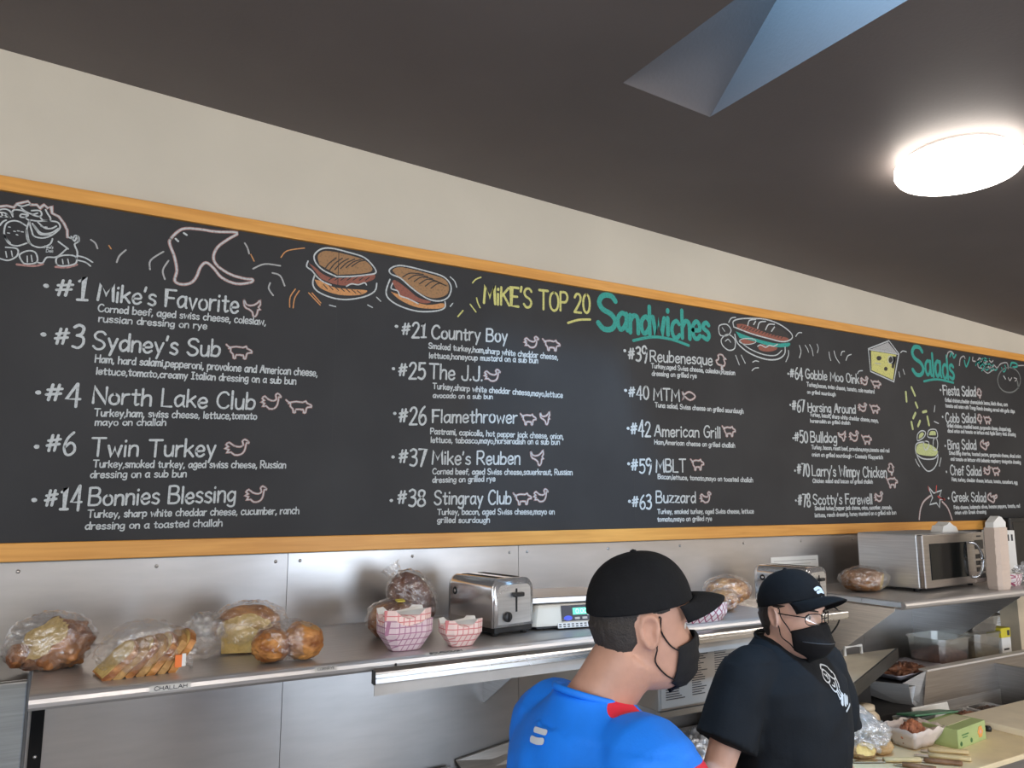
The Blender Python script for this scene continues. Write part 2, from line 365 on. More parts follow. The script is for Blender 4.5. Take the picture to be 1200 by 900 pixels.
def write(mb, text, x0, z0, x1, z1, h0, h1, w, place, mi=0, slant=0.02, jit=0.25):
    """fit a line of handwriting between two baseline points"""
    gap = 1.7; tot = sum(GL[c][0] + gap for c in text) - gap; x = 0.0
    for c in text:
        adv, strokes = GL[c]; jy = rnd.uniform(-jit, jit); js = rnd.uniform(0.95, 1.06)
        for s in strokes:
            out = []
            for u, v in s:
                t = (x + u + slant * v * 0.8) / tot; vv = (v * js + jy) / 10.0
                h = h0 + (h1 - h0) * t
                out.append((x0 + (x1 - x0) * t, z0 + (z1 - z0) * t + vv * h))
            ribbon(mb, out, w * rnd.uniform(0.9, 1.08), place, mi)
        x += adv + gap

# ---- what is written and drawn on the board, in metres on the board plane
ENTRIES=[
((-0.0903, 2.5459, 0.008), [
  ('#1', -0.0628, 2.5094, 0.0216, 2.5152, 0.0691, 0.0704, 0.0069),
  ("Mike's Favorite", 0.0506, 2.519, 0.4711, 2.5314, 0.0545, 0.0593, 0.00603),
  ('Corned beef, aged swiss cheese, coleslaw,', 0.0543, 2.4838, 0.5649, 2.4991, 0.0258, 0.0286, 0.00381),
  ('russian dressing on rye', 0.0583, 2.4514, 0.3749, 2.4631, 0.0244, 0.026, 0.00363),
 ], [('beef', 0.5193, 2.554, 0.0297, 0.03, 0.003)]),
((-0.0852, 2.3949, 0.0078), [
  ('#3', -0.0546, 2.3585, 0.021, 2.3635, 0.0681, 0.0692, 0.00679),
  ("Sydney's Sub", 0.0488, 2.3635, 0.4202, 2.3742, 0.0536, 0.0578, 0.0059),
  ('Ham, hard salami,pepperoni, provolone and American cheese,', 0.0576, 2.3226, 0.7517, 2.3345, 0.0267, 0.0306, 0.00393),
  ('lettuce,tomato,creamy Italian dressing on a sub bun', 0.0638, 2.2856, 0.6777, 2.2998, 0.0253, 0.0286, 0.00378),
 ], [('pig', 0.4821, 2.3977, 0.0415, 0.0249, 0.00293)]),
((-0.0845, 2.2178, 0.0077), [
  ('#4', -0.0643, 2.183, 0.0249, 2.186, 0.0692, 0.0706, 0.00685),
  ('North Lake Club', 0.0609, 2.1948, 0.542, 2.2032, 0.0514, 0.0566, 0.00577),
  ('Turkey,ham, swiss cheese, lettuce,tomato', 0.0672, 2.1555, 0.5506, 2.1702, 0.025, 0.0275, 0.00368),
  ('mayo on challah', 0.0716, 2.1268, 0.2697, 2.1363, 0.0236, 0.0246, 0.00347),
 ], [('turkey', 0.5975, 2.2301, 0.0329, 0.0353, 0.00294), ('pig', 0.6912, 2.224, 0.0444, 0.0239, 0.00299)]),
((-0.0761, 2.0562, 0.0076), [
  ('#6', -0.0502, 2.0304, 0.0214, 2.0338, 0.0632, 0.0642, 0.00635),
  ('Twin Turkey', 0.0669, 2.0325, 0.4236, 2.0412, 0.0518, 0.0558, 0.0057),
  ('Turkey,smoked turkey, aged swiss cheese, Russian', 0.075, 1.999, 0.655, 2.0083, 0.0246, 0.0276, 0.00366),
  ('dressing on a sub bun', 0.0705, 1.9666, 0.3403, 1.9732, 0.0245, 0.0259, 0.00353),
 ], [('turkey', 0.4934, 2.0687, 0.0382, 0.034, 0.00284)]),
((-0.0702, 1.8999, 0.0074), [
  ('#14', -0.0423, 1.8725, 0.0511, 1.8745, 0.0646, 0.066, 0.00646),
  ('Bonnies Blessing', 0.0719, 1.8833, 0.4942, 1.8943, 0.0497, 0.0543, 0.00556),
  ('Turkey, sharp white cheddar cheese, cucumber, ranch', 0.0711, 1.8477, 0.7066, 1.8536, 0.0241, 0.0274, 0.00362),
  ('dressing on a toasted challah', 0.068, 1.8123, 0.4583, 1.8159, 0.024, 0.026, 0.00351),
 ], [('turkey', 0.5616, 1.914, 0.0347, 0.0339, 0.00283)]),
((1.0465, 2.5498, 0.0072), [
  ('#21', 1.0699, 2.5094, 1.1681, 2.5199, 0.056, 0.057, 0.0063),
  ('Country Boy', 1.1932, 2.5192, 1.5282, 2.5389, 0.0505, 0.0534, 0.00605),
  ('Smoked turkey,ham,sharp white cheddar cheese,', 1.1806, 2.4793, 1.7764, 2.4889, 0.0251, 0.0276, 0.00416),
  ('lettuce,honeycup mustard on a sub bun', 1.1838, 2.4411, 1.6759, 2.4652, 0.025, 0.0271, 0.00411),
 ], [('turkey', 1.647, 2.5476, 0.0356, 0.0309, 0.00363), ('pig', 1.7446, 2.5503, 0.0431, 0.0258, 0.00369)]),
((1.0385, 2.3869, 0.0071), [
  ('#25', 1.0598, 2.3513, 1.1657, 2.3597, 0.0615, 0.0627, 0.00668),
  ('The J.J.', 1.1852, 2.3613, 1.4147, 2.3692, 0.0563, 0.0585, 0.0064),
  ('Turkey,sharp white cheddar cheese,mayo,lettuce', 1.2001, 2.3227, 1.7984, 2.3278, 0.0248, 0.0273, 0.00411),
  ('avocado on a sub bun', 1.2025, 2.2881, 1.4615, 2.3002, 0.0214, 0.0224, 0.00373),
 ], [('turkey', 1.4611, 2.3919, 0.0372, 0.0313, 0.00348)]),
((1.0477, 2.2186, 0.007), [
  ('#26', 1.0656, 2.1764, 1.1724, 2.1849, 0.0637, 0.0649, 0.00682),
  ('Flamethrower', 1.2023, 2.1929, 1.5744, 2.2098, 0.049, 0.0522, 0.00588),
  ('Pastrami, capicolla, hot pepper jack cheese, onion,', 1.1942, 2.1485, 1.8006, 2.1529, 0.0244, 0.0269, 0.00404),
  ('lettuce, tabasco,mayo,horseradish on a sub bun', 1.1965, 2.1161, 1.7811, 2.1289, 0.0243, 0.0267, 0.00402),
 ], [('pig', 1.6292, 2.2284, 0.0368, 0.0246, 0.00351), ('beef', 1.7122, 2.2363, 0.0252, 0.0267, 0.00356)]),
((1.0449, 2.057, 0.0069), [
  ('#37', 1.0692, 2.0246, 1.1753, 2.027, 0.0596, 0.0608, 0.00648),
  ("Mike's Reuben", 1.2032, 2.034, 1.5882, 2.0429, 0.0482, 0.0514, 0.0058),
  ('Corned beef, aged Swiss cheese,sauerkraut, Russian', 1.2056, 1.9971, 1.844, 2.0042, 0.024, 0.0267, 0.004),
  ('dressing on grilled rye', 1.2062, 1.9651, 1.4745, 1.9731, 0.024, 0.0251, 0.00387),
 ], [('beef', 1.6736, 2.0709, 0.033, 0.0314, 0.00349)]),
((1.0422, 1.8983, 0.0068), [
  ('#38', 1.0676, 1.8766, 1.1746, 1.8778, 0.0587, 0.0598, 0.00638),
  ('Stingray Club', 1.2145, 1.884, 1.5465, 1.8847, 0.0476, 0.0503, 0.0057),
  ('Turkey, bacon, aged Swiss cheese,mayo on', 1.2275, 1.8458, 1.7527, 1.8427, 0.0238, 0.0259, 0.00391),
  ('grilled sourdough', 1.2279, 1.8158, 1.4504, 1.8126, 0.0237, 0.0246, 0.00381),
 ], [('pig', 1.5999, 1.9066, 0.0419, 0.0254, 0.00339), ('turkey', 1.6891, 1.9136, 0.0349, 0.0327, 0.00344)]),
((2.1372, 2.5631, 0.0086), [
  ('#39', 2.1578, 2.5182, 2.264, 2.5259, 0.0664, 0.0675, 0.00747),
  ('Reubenesque', 2.2843, 2.5298, 2.67, 2.544, 0.0498, 0.0526, 0.00638),
  ('Turkey,aged Swiss cheese, coleslaw,Russian', 2.2882, 2.4984, 2.8194, 2.5082, 0.0238, 0.0257, 0.00441),
  ('dressing on grilled rye', 2.292, 2.4631, 2.5644, 2.4729, 0.0238, 0.0247, 0.00432),
 ], [('rooster', 2.7306, 2.5662, 0.0373, 0.0361, 0.00425)]),
((2.137, 2.383, 0.0085), [
  ('#40', 2.1552, 2.3459, 2.2682, 2.3533, 0.0577, 0.0587, 0.00677),
  ('MTM', 2.298, 2.3494, 2.4523, 2.3554, 0.055, 0.0562, 0.00663),
  ('Tuna salad, Swiss cheese on grilled sourdough', 2.3045, 2.3185, 2.8663, 2.3208, 0.0235, 0.0254, 0.00436),
 ], [('fish', 2.5117, 2.3835, 0.0401, 0.0243, 0.00406)]),
((2.1466, 2.2138, 0.0083), [
  ('#42', 2.1624, 2.1804, 2.2723, 2.1849, 0.0645, 0.0655, 0.00725),
  ('American Grill', 2.2972, 2.186, 2.7043, 2.1946, 0.0484, 0.0512, 0.0062),
  ('Ham,American cheese on grilled challah', 2.2959, 2.1493, 2.7979, 2.1509, 0.0231, 0.0248, 0.00427),
 ], [('pig', 2.7627, 2.23, 0.0427, 0.0269, 0.00414)]),
((2.1445, 2.0575, 0.0082), [
  ('#59', 2.1601, 2.0186, 2.2715, 2.0206, 0.0598, 0.0607, 0.00685),
  ('MBLT', 2.3014, 2.0249, 2.4772, 2.0281, 0.0534, 0.0548, 0.00645),
  ('Bacon,lettuce, tomato,mayo on toasted challah', 2.3102, 1.9946, 2.9092, 1.9862, 0.0229, 0.0248, 0.00425),
 ], [('pig', 2.5501, 2.065, 0.04, 0.0278, 0.00396)]),
((2.1446, 1.8943, 0.0081), [
  ('#63', 2.1602, 1.8629, 2.266, 1.8624, 0.0589, 0.0598, 0.00675),
  ('Buzzard', 2.2964, 1.8885, 2.531, 1.8881, 0.0489, 0.0506, 0.00611),
  ('Turkey, smoked turkey, aged Swiss cheese, lettuce', 2.302, 1.8396, 2.9052, 1.8364, 0.0225, 0.0245, 0.00419),
  ('tomato,mayo on grilled rye', 2.3008, 1.8059, 2.6283, 1.8054, 0.0224, 0.0235, 0.00409),
 ], [('turkey', 2.5959, 1.9077, 0.0349, 0.0315, 0.00393)]),
((3.2045, 2.5464, 0.0072), [
  ('#64', 3.2188, 2.5229, 3.3136, 2.5259, 0.0563, 0.057, 0.00706),
  ('Gobble Moo Oink', 3.3376, 2.5346, 3.7756, 2.5384, 0.0458, 0.0482, 0.00644),
  ('Turkey,bacon, swiss cheese, tomato, cole mustard', 3.3439, 2.492, 3.9054, 2.4925, 0.0228, 0.0244, 0.0047),
  ('on grilled sourdough', 3.344, 2.4535, 3.5694, 2.4552, 0.0205, 0.021, 0.00442),
 ], [('turkey', 3.8255, 2.5542, 0.0339, 0.0292, 0.00486), ('pig', 3.9268, 2.5475, 0.0424, 0.0221, 0.00491)]),
((3.2078, 2.3841, 0.0071), [
  ('#67', 3.2211, 2.3495, 3.3158, 2.355, 0.0622, 0.0629, 0.00746),
  ('Horsing Around', 3.3425, 2.3588, 3.7286, 2.3692, 0.0451, 0.0473, 0.00633),
  ('Turkey, bacon, sharp white cheddar cheese, mayo,', 3.3537, 2.3347, 3.9213, 2.3296, 0.0225, 0.0241, 0.00464),
  ('horseradish on grilled challah', 3.3541, 2.3011, 3.6752, 2.3056, 0.0202, 0.021, 0.00439),
 ], [('turkey', 3.7946, 2.4038, 0.0372, 0.0287, 0.00478), ('pig', 3.8995, 2.4053, 0.042, 0.0242, 0.00484)]),
((3.2166, 2.213, 0.007), [
  ('#50', 3.2277, 2.1916, 3.3253, 2.1952, 0.057, 0.0577, 0.00704),
  ('Bulldog', 3.3486, 2.1983, 3.5557, 2.2038, 0.0534, 0.0548, 0.00686),
  ('Turkey, bacon, roast beef, provolone,mayo,tomato and red', 3.3521, 2.163, 4.0018, 2.1652, 0.0222, 0.024, 0.0046),
  ('onion on grilled sourdough - Cassady Kloppenich', 3.3522, 2.1254, 3.9397, 2.1254, 0.0221, 0.0238, 0.00457),
 ], [('beef', 3.6047, 2.24, 0.0318, 0.0254, 0.00461), ('turkey', 3.7043, 2.2395, 0.0398, 0.035, 0.00467), ('pig', 3.8091, 2.2297, 0.0408, 0.026, 0.00472)]),
((3.2161, 2.0479, 0.0069), [
  ('#70', 3.2333, 2.0245, 3.3235, 2.0215, 0.0605, 0.0612, 0.00726),
  ("Larry's Wimpy Chicken", 3.3466, 2.0241, 3.9622, 2.0242, 0.0526, 0.0567, 0.00692),
  ('Chicken salad and bacon on grilled challah', 3.3469, 1.9891, 3.8345, 1.9899, 0.0219, 0.0232, 0.00448),
 ], [('rooster', 4.0059, 2.07, 0.0309, 0.031, 0.00477), ('pig', 4.0052, 1.9988, 0.0501, 0.0308, 0.00474)]),
((3.2103, 1.8977, 0.0068), [
  ('#78', 3.2267, 1.8656, 3.3166, 1.8652, 0.0639, 0.0647, 0.00748),
  ("Scotty's Farewell", 3.3405, 1.8781, 3.8185, 1.8791, 0.0498, 0.0528, 0.00661),
  ('Smoked turkey, pepper jack cheese, onion, cucumber, avocado,', 3.351, 1.8491, 3.9875, 1.8506, 0.0216, 0.0233, 0.00447),
  ('lettuce, ranch dressing, honey mustard on a grilled sub bun', 3.3479, 1.8133, 4.0224, 1.8223, 0.0215, 0.0234, 0.00447),
 ], [('turkey', 3.8816, 1.9137, 0.0373, 0.0325, 0.00464)]),
((4.5461, 2.5579, 0.0084), [
  ('Fiesta Salad', 4.5731, 2.5311, 4.9225, 2.5442, 0.058, 0.0602, 0.00776),
  ('Grilled chicken,cheddar cheese,black beans, black olives, corn', 4.5848, 2.4901, 5.2793, 2.5039, 0.0237, 0.0254, 0.00522),
  ('tomato and onion with Tangy Ranch dressing, served with garlic chips', 4.5844, 2.4563, 5.3594, 2.4637, 0.0236, 0.0256, 0.00523),
 ], [('rooster', 4.9641, 2.5661, 0.029, 0.0275, 0.0055)]),
((4.5448, 2.3945, 0.0083), [
  ('Cobb Salad', 4.5757, 2.3651, 4.8956, 2.376, 0.0546, 0.0565, 0.00745),
  ('Grilled chicken, crumbled bacon, gorgonzola cheese, chopped egg,', 4.5844, 2.3346, 5.2915, 2.343, 0.0234, 0.0252, 0.00516),
  ('diced onion and tomato on lettuce and Apple Berry vinai. dressing', 4.5844, 2.3037, 5.3422, 2.3119, 0.0233, 0.0252, 0.00516),
 ], [('rooster', 4.9424, 2.4025, 0.0288, 0.0271, 0.00542), ('pig', 5.0286, 2.4016, 0.039, 0.0246, 0.00547)]),
((4.546, 2.2202, 0.0082), [
  ('Bing Salad', 4.5742, 2.2033, 4.8739, 2.2105, 0.0539, 0.0557, 0.00734),
  ('Dried Bing cherries, toasted pecans, gorgonzola cheese, sliced onion', 4.5825, 2.1703, 5.3785, 2.1716, 0.0231, 0.025, 0.00512),
  ('and tomato on lettuce with balsamic raspberry vinaigrette dressing', 4.5905, 2.1349, 5.3713, 2.1327, 0.023, 0.0249, 0.0051),
 ], [('cherries', 4.9736, 2.2431, 0.048, 0.0322, 0.00537)]),
((4.5367, 2.0653, 0.0081), [
  ('Chef Salad', 4.5778, 2.0483, 4.9044, 2.0509, 0.0533, 0.0551, 0.00727),
  ('Ham, turkey, cheddar cheese, lettuce, tomato, cucumbers, egg', 4.5858, 2.013, 5.3065, 2.0028, 0.0228, 0.0245, 0.00503),
 ], [('turkey', 4.9751, 2.0785, 0.0382, 0.0318, 0.0053), ('pig', 5.0715, 2.0803, 0.0438, 0.0268, 0.00536)]),
((4.5358, 1.9097, 0.008), [
  ('Greek Salad', 4.5724, 1.8922, 4.9296, 1.8893, 0.0525, 0.0546, 0.00718),
  ('Feta cheese, kalamata olives, banana peppers, tomato, red', 4.5831, 1.8472, 5.3098, 1.8538, 0.0225, 0.0243, 0.00497),
  ('onion with Greek dressing', 4.5874, 1.8172, 4.9181, 1.8194, 0.0224, 0.0232, 0.00486),
 ], [('cherries', 5.0051, 1.9155, 0.0526, 0.0315, 0.00525)]),
]
HEAD_TOP=[("MiKE'S TOP 20", 1.4204, 2.6935, 1.9471, 2.7087, 0.0746, 0.081, 0.00813)]
HEAD_SAND=[('S', 1.9922, 2.6486, 2.0913, 2.6481, 0.1544, 0.1567, 0.01408),('andwiches', 2.1011, 2.657, 2.6566, 2.6625, 0.1256, 0.1357, 0.01233)]
HEAD_SAL=[('S', 4.2824, 2.6252, 4.3913, 2.6238, 0.1698, 0.1718, 0.01602),('alads', 4.4099, 2.6356, 4.7004, 2.638, 0.141, 0.1454, 0.01403)]
DRAWINGS=[
('chalk_dog_drawing',[
 ('s','p',0.00846,0,[-227,2772,-210,2778,-192,2776,-185,2789,-157,2803,-150,2793,-134,2796,-125,2787,-115,2800,-105,2791,-96,2798,-92,2777,-74,2770,-58,2750,-48,2730,-46,2708]),
 ('s','w',0.0045,0,[-227,2772,-210,2778,-192,2776,-185,2789,-157,2803,-150,2793,-134,2796,-125,2787,-115,2800,-105,2791,-96,2798,-92,2777,-74,2770,-58,2750,-48,2730,-46,2708]),
 ('s','w',0.00464,1,[-44,2709,-32,2706,-26,2717,-16,2714,-14,2700]),
 ('s','w',0.00447,1,[-192,2664,-206,2680,-210,2701,-206,2723,-191,2734,-174,2734,-155,2724]),
 ('s','w',0.00455,1,[-150,2739,-154,2711,-150,2684,-142,2670]),
 ('s','w',0.00456,1,[-148,2742,-141,2713,-133,2696,-111,2694,-89,2706,-70,2729,-69,2743,-79,2752,-102,2750,-128,2745,-148,2742]),
 ('s','w',0.00456,1,[-136,2730,-116,2709,-90,2714,-72,2732]),
 ('s','w',0.00456,1,[-141,2735,-128,2715,-116,2704,-89,2709]),
 ('s','w',0.00458,1,[-128,2743,-109,2727,-91,2728,-78,2738]),
 ('s','w',0.00456,1,[-158,2759,-171,2759,-173,2750,-160,2750]),
 ('s','w',0.00452,1,[-193,2755,-195,2760,-190,2769,-170,2770,-154,2760,-160,2750,-148,2742]),
 ('s','w',0.00455,1,[-173,2778,-161,2769,-143,2764,-130,2770]),
 ('s','w',0.00457,1,[-146,2775,-126,2779,-119,2769,-125,2760,-143,2762]),
 ('s','w',0.00461,1,[-110,2785,-103,2772,-96,2762,-95,2752]),
 ('s','w',0.00454,1,[-184,2786,-171,2784,-156,2792,-150,2793]),
 ('s','w',0.00459,1,[-123,2760,-115,2751,-97,2751]),
 ('s','w',0.00449,1,[-226,2762,-213,2767,-200,2762,-192,2747]),
 ('s','w',0.00449,1,[-225,2754,-212,2754,-200,2743]),
 ('s','w',0.00448,1,[-224,2741,-207,2744,-198,2743]),
 ('s','w',0.00447,1,[-222,2714,-216,2726,-208,2733]),
 ('s','w',0.00449,1,[-220,2750,-216,2742,-208,2749,-203,2745]),
 ('s','w',0.00317,0,[-200,2713,-196,2713]),
 ('s','w',0.00316,0,[-201,2694,-196,2694]),
 ('s','w',0.00318,0,[-186,2702,-182,2702]),
 ('s','w',0.00318,0,[-177,2705,-172,2705]),
 ('s','w',0.00318,0,[-179,2693,-175,2692]),
 ('s','w',0.00319,0,[-167,2704,-162,2704]),
 ('s','w',0.00323,0,[-118,2730,-114,2729]),
 ('s','w',0.00324,0,[-107,2730,-102,2730]),
 ('s','w',0.00443,1,[-213,2612,-192,2610,-172,2627,-173,2649,-202,2649]),
 ('s','w',0.00448,1,[-160,2616,-165,2633,-144,2648,-125,2644,-120,2616,-148,2606,-160,2616]),
 ('s','w',0.00318,1,[-146,2631,-144,2612]),
 ('s','w',0.00319,1,[-136,2635,-132,2616]),
 ('s','w',0.00314,1,[-201,2636,-197,2619]),
 ('s','w',0.00315,1,[-187,2640,-183,2623]),
 ('s','w',0.00452,1,[-120,2616,-105,2616,-95,2635,-69,2641,-45,2671]),
 ('s','w',0.00457,1,[-67,2617,-69,2638,-47,2650,-20,2650,-18,2628,-48,2615,-67,2617]),
 ('s','w',0.00324,1,[-54,2635,-51,2621]),
 ('s','w',0.00325,1,[-40,2639,-36,2624]),
 ('s','w',0.00463,1,[-16,2643,-16,2666,-25,2688,-16,2699,-20,2715,-26,2699,-36,2712]),
 ('s','w',0.00454,1,[-153,2711,-142,2672,-116,2663,-91,2677,-85,2696]),
 ('s','w',0.00447,1,[-209,2687,-196,2663,-174,2658,-150,2671]),
 ('s','w',0.00461,1,[-69,2690,-41,2671]),
 ('s','p',0.00657,1,[-170,2601,-126,2603,-104,2613]),
 ('s','p',0.00671,1,[-70,2609,-40,2612,-14,2625]),
 ('d','w',0.00437,1,[-13,2653,7,2650,28,2639]),
 ('d','w',0.00436,1,[-12,2639,8,2636,23,2626]),
]),
('chalk_ray_drawing',[
 ('s','p',0.01047,1,[247,2754,280,2794,332,2803,387,2804,456,2813,425,2783,394,2750,383,2713,398,2685,441,2662,488,2654,514,2655,507,2643,461,2632,414,2646,385,2676,361,2691,344,2672,333,2636,317,2614,291,2605,268,2614,272,2651,261,2698,246,2734,247,2754]),
 ('s','w',0.00553,1,[247,2754,280,2794,332,2803,387,2804,456,2813,425,2783,394,2750,383,2713,398,2685,441,2662,488,2654,514,2655,507,2643,461,2632,414,2646,385,2676,361,2691,344,2672,333,2636,317,2614,291,2605,268,2614,272,2651,261,2698,246,2734,247,2754]),
 ('s','w',0.00642,0,[262,2757,270,2750]),
 ('s','w',0.00646,0,[286,2781,295,2776]),
 ('d','g',0.00498,1,[18,2711,31,2702,38,2686]),
 ('d','g',0.00502,1,[95,2650,101,2672,118,2694]),
 ('d','g',0.00512,1,[192,2641,192,2672,228,2707]),
 ('d','g',0.00515,1,[238,2615,230,2644,245,2679]),
 ('d','g',0.00549,1,[482,2780,492,2764,498,2745]),
 ('d','g',0.00547,1,[514,2693,552,2716,606,2718]),
 ('d','g',0.00554,1,[580,2688,607,2682,624,2648]),
 ('d','g',0.00551,1,[574,2651,570,2630,586,2608]),
 ('d','o',0.00397,1,[504,2743,516,2721]),
 ('d','o',0.00363,1,[69,2701,76,2691]),
 ('d','o',0.00404,1,[607,2749,628,2777,688,2797]),
 ('d','o',0.004,1,[645,2573,645,2609,662,2641]),
 ('d','o',0.00401,1,[657,2572,661,2608,676,2637]),
 ('d','o',0.00407,1,[710,2634,753,2595]),
 ('d','o',0.00408,1,[722,2635,755,2603]),
 ('d','w',0.00411,1,[787,2599,810,2596]),
]),
('chalk_sandwich_drawing',[
 ('f','b',0.0,1,[745,2744,738,2777,767,2800,844,2799,913,2788,946,2758,915,2738,813,2716]),
 ('f','r',0.0,1,[705,2745,732,2730,761,2710,808,2703,915,2727,953,2741,946,2715,857,2683,800,2680,752,2693]),
 ('f','o',0.0,1,[729,2686,753,2657,820,2642,898,2652,927,2673,858,2669,800,2668,752,2685]),
 ('s','k',0.00414,1,[760,2720,778,2752,806,2780]),
 ('s','k',0.00416,1,[781,2727,801,2757,829,2782]),
 ('s','k',0.00418,1,[802,2734,824,2763,852,2784]),
 ('s','k',0.0042,1,[823,2741,847,2768,876,2786]),
 ('s','k',0.00422,1,[844,2748,870,2774,899,2788]),
 ('s','k',0.00424,1,[865,2756,894,2780,923,2789]),
 ('s','k',0.00349,1,[762,2672,777,2658]),
 ('s','k',0.0035,1,[783,2671,798,2658]),
 ('s','k',0.00352,1,[804,2670,819,2658]),
 ('s','k',0.00353,1,[825,2670,840,2658]),
 ('s','k',0.00354,1,[846,2669,861,2658]),
 ('s','k',0.00356,1,[868,2668,883,2658]),
 ('s','k',0.00357,1,[889,2667,904,2658]),
 ('s','k',0.00351,1,[780,2691,794,2703]),
 ('s','k',0.00352,1,[803,2694,817,2706]),
 ('s','k',0.00354,1,[826,2698,840,2710]),
 ('s','k',0.00356,1,[849,2701,863,2713]),
 ('s','k',0.00357,1,[872,2705,887,2717]),
 ('s','k',0.00359,1,[896,2708,910,2720]),
 ('s','k',0.0036,1,[920,2712,934,2724]),
 ('s','w',0.00546,1,[806,2710,760,2725,731,2749,725,2777,748,2803,786,2813,853,2808,913,2798,952,2766,958,2745,925,2733,866,2718,806,2708]),
 ('s','w',0.00507,1,[703,2751,699,2730,718,2718,738,2697,762,2682,790,2674]),
 ('s','w',0.00538,1,[730,2706,723,2671,740,2645,792,2628,850,2628,918,2648,957,2675,964,2706]),
 ('s','w',0.00484,1,[848,2678,867,2690,892,2690,916,2701,924,2694]),
 ('d','w',0.00427,1,[965,2652,981,2639]),
 ('d','w',0.00423,1,[931,2618,950,2611]),
]),
('chalk_sandwich_drawing',[
 ('f','b',0.0,1,[1039,2752,1026,2767,1046,2781,1083,2784,1174,2775,1241,2764,1263,2737,1253,2701,1198,2680,1143,2691,1100,2716]),
 ('f','r',0.0,1,[1025,2720,1037,2729,1079,2708,1133,2674,1187,2664,1155,2654,1091,2664,1054,2674]),
 ('f','o',0.0,1,[1020,2682,1060,2654,1134,2634,1231,2643,1240,2665,1176,2650,1112,2656,1070,2671]),
 ('s','k',0.00438,1,[1068,2746,1099,2766,1153,2769]),
 ('s','k',0.0044,1,[1091,2741,1123,2762,1172,2763]),
 ('s','k',0.00441,1,[1115,2735,1146,2757,1192,2757]),
 ('s','k',0.00443,1,[1138,2729,1170,2752,1212,2750]),
 ('s','k',0.00444,1,[1162,2723,1194,2748,1232,2744]),
 ('s','k',0.00446,1,[1186,2718,1219,2743,1252,2737]),
 ('s','w',0.00569,1,[1021,2750,1013,2766,1036,2784,1078,2791,1174,2783,1240,2772,1272,2740,1264,2697,1231,2674,1187,2671,1144,2686,1100,2711,1058,2740,1021,2750]),
 ('s','w',0.00567,1,[1016,2729,1002,2682,1013,2653,1060,2630,1134,2619,1210,2630,1246,2648,1247,2672]),
 ('s','w',0.00501,1,[1027,2715,1022,2694,1048,2688,1059,2670,1091,2664,1134,2649]),
 ('d','w',0.00454,1,[1268,2776,1288,2761,1297,2738]),
 ('d','w',0.00449,1,[1270,2656,1281,2670]),
 ('d','y',0.00554,1,[1304,2619,1326,2646]),
 ('d','y',0.00562,1,[1358,2676,1384,2648]),
 ('d','y',0.00566,1,[1387,2706,1392,2688,1403,2668]),
 ('d','y',0.00568,1,[1368,2766,1383,2783,1406,2795]),
]),
('chalk_sub_drawing',[
 ('f','k',0.0,1,[2848,2770,2912,2789,3012,2796,3157,2781,3223,2754,3198,2728,3080,2736,2951,2744]),
 ('f','r',0.0,1,[2848,2768,2911,2772,3081,2744,3214,2737,3197,2717,3050,2720,2936,2728,2853,2745]),
 ('f','t',0.0,1,[2839,2730,2949,2711,3121,2698,3227,2712,3210,2689,3090,2678,2976,2692,2864,2700]),
 ('f','r',0.0,1,[2976,2694,2970,2687,2954,2680,2931,2675,2906,2672,2884,2673,2868,2676,2863,2682,2869,2689,2885,2695,2908,2700,2933,2703,2955,2703,2971,2699,2976,2694]),
 ('f','r',0.0,1,[3135,2677,3127,2667,3106,2658,3078,2651,3047,2648,3019,2649,3000,2654,2994,2663,3002,2672,3021,2682,3050,2688,3081,2692,3109,2690,3128,2685,3135,2677]),
 ('s','k',0.00439,0,[2868,2751,2885,2764]),
 ('s','k',0.00441,0,[2890,2750,2907,2762]),
 ('s','k',0.00442,0,[2912,2748,2930,2760]),
 ('s','k',0.00443,0,[2934,2747,2952,2759]),
 ('s','k',0.00444,0,[2957,2745,2975,2757]),
 ('s','k',0.00445,0,[2980,2744,2998,2756]),
 ('s','k',0.00447,0,[3002,2742,3020,2754]),
 ('s','k',0.00448,0,[3025,2740,3043,2753]),
 ('s','k',0.00449,0,[3048,2739,3066,2751]),
 ('s','k',0.0045,0,[3071,2737,3090,2750]),
 ('s','k',0.00452,0,[3095,2735,3113,2748]),
 ('s','k',0.00453,0,[3118,2734,3137,2746]),
 ('s','k',0.00454,0,[3142,2732,3160,2745]),
 ('s','k',0.00456,0,[3165,2730,3184,2743]),
 ('s','w',0.00656,1,[2826,2754,2825,2779,2870,2797,2955,2810,3057,2817,3159,2803,3239,2769,3248,2738,3182,2713,3079,2718,2950,2730,2826,2751]),
 ('s','w',0.00697,1,[2831,2714,2849,2670,2929,2628,3042,2608,3130,2616,3184,2647,3192,2685]),
 ('s','w',0.00568,1,[2863,2682,2931,2651,3029,2631,3117,2635,3166,2666]),
 ('s','w',0.00576,1,[2989,2669,3011,2679,3046,2670,3076,2683,3105,2681,3136,2695]),
 ('s','w',0.00399,1,[2979,2694,2973,2687,2956,2680,2932,2674,2905,2671,2882,2672,2866,2676,2860,2682,2867,2689,2883,2696,2907,2701,2934,2704,2957,2704,2974,2700,2979,2694]),
 ('s','w',0.00602,1,[2723,2722,2731,2748,2779,2758,2807,2732,2782,2704,2735,2698,2723,2722]),
 ('s','w',0.00601,1,[2738,2679,2783,2709,2829,2688,2826,2643,2785,2629,2746,2648,2738,2679]),
 ('s','w',0.00475,1,[2747,2738,2763,2722]),
 ('s','w',0.00474,1,[2764,2672,2784,2684,2801,2670]),
 ('s','w',0.00665,1,[2925,2770,2940,2798,2984,2808]),
 ('s','w',0.00671,1,[2995,2763,3012,2796,3056,2806]),
 ('s','w',0.00675,1,[3053,2762,3077,2793,3121,2798]),
 ('s','w',0.00669,1,[2968,2780,2983,2798]),
 ('s','w',0.00679,1,[3096,2759,3120,2784]),
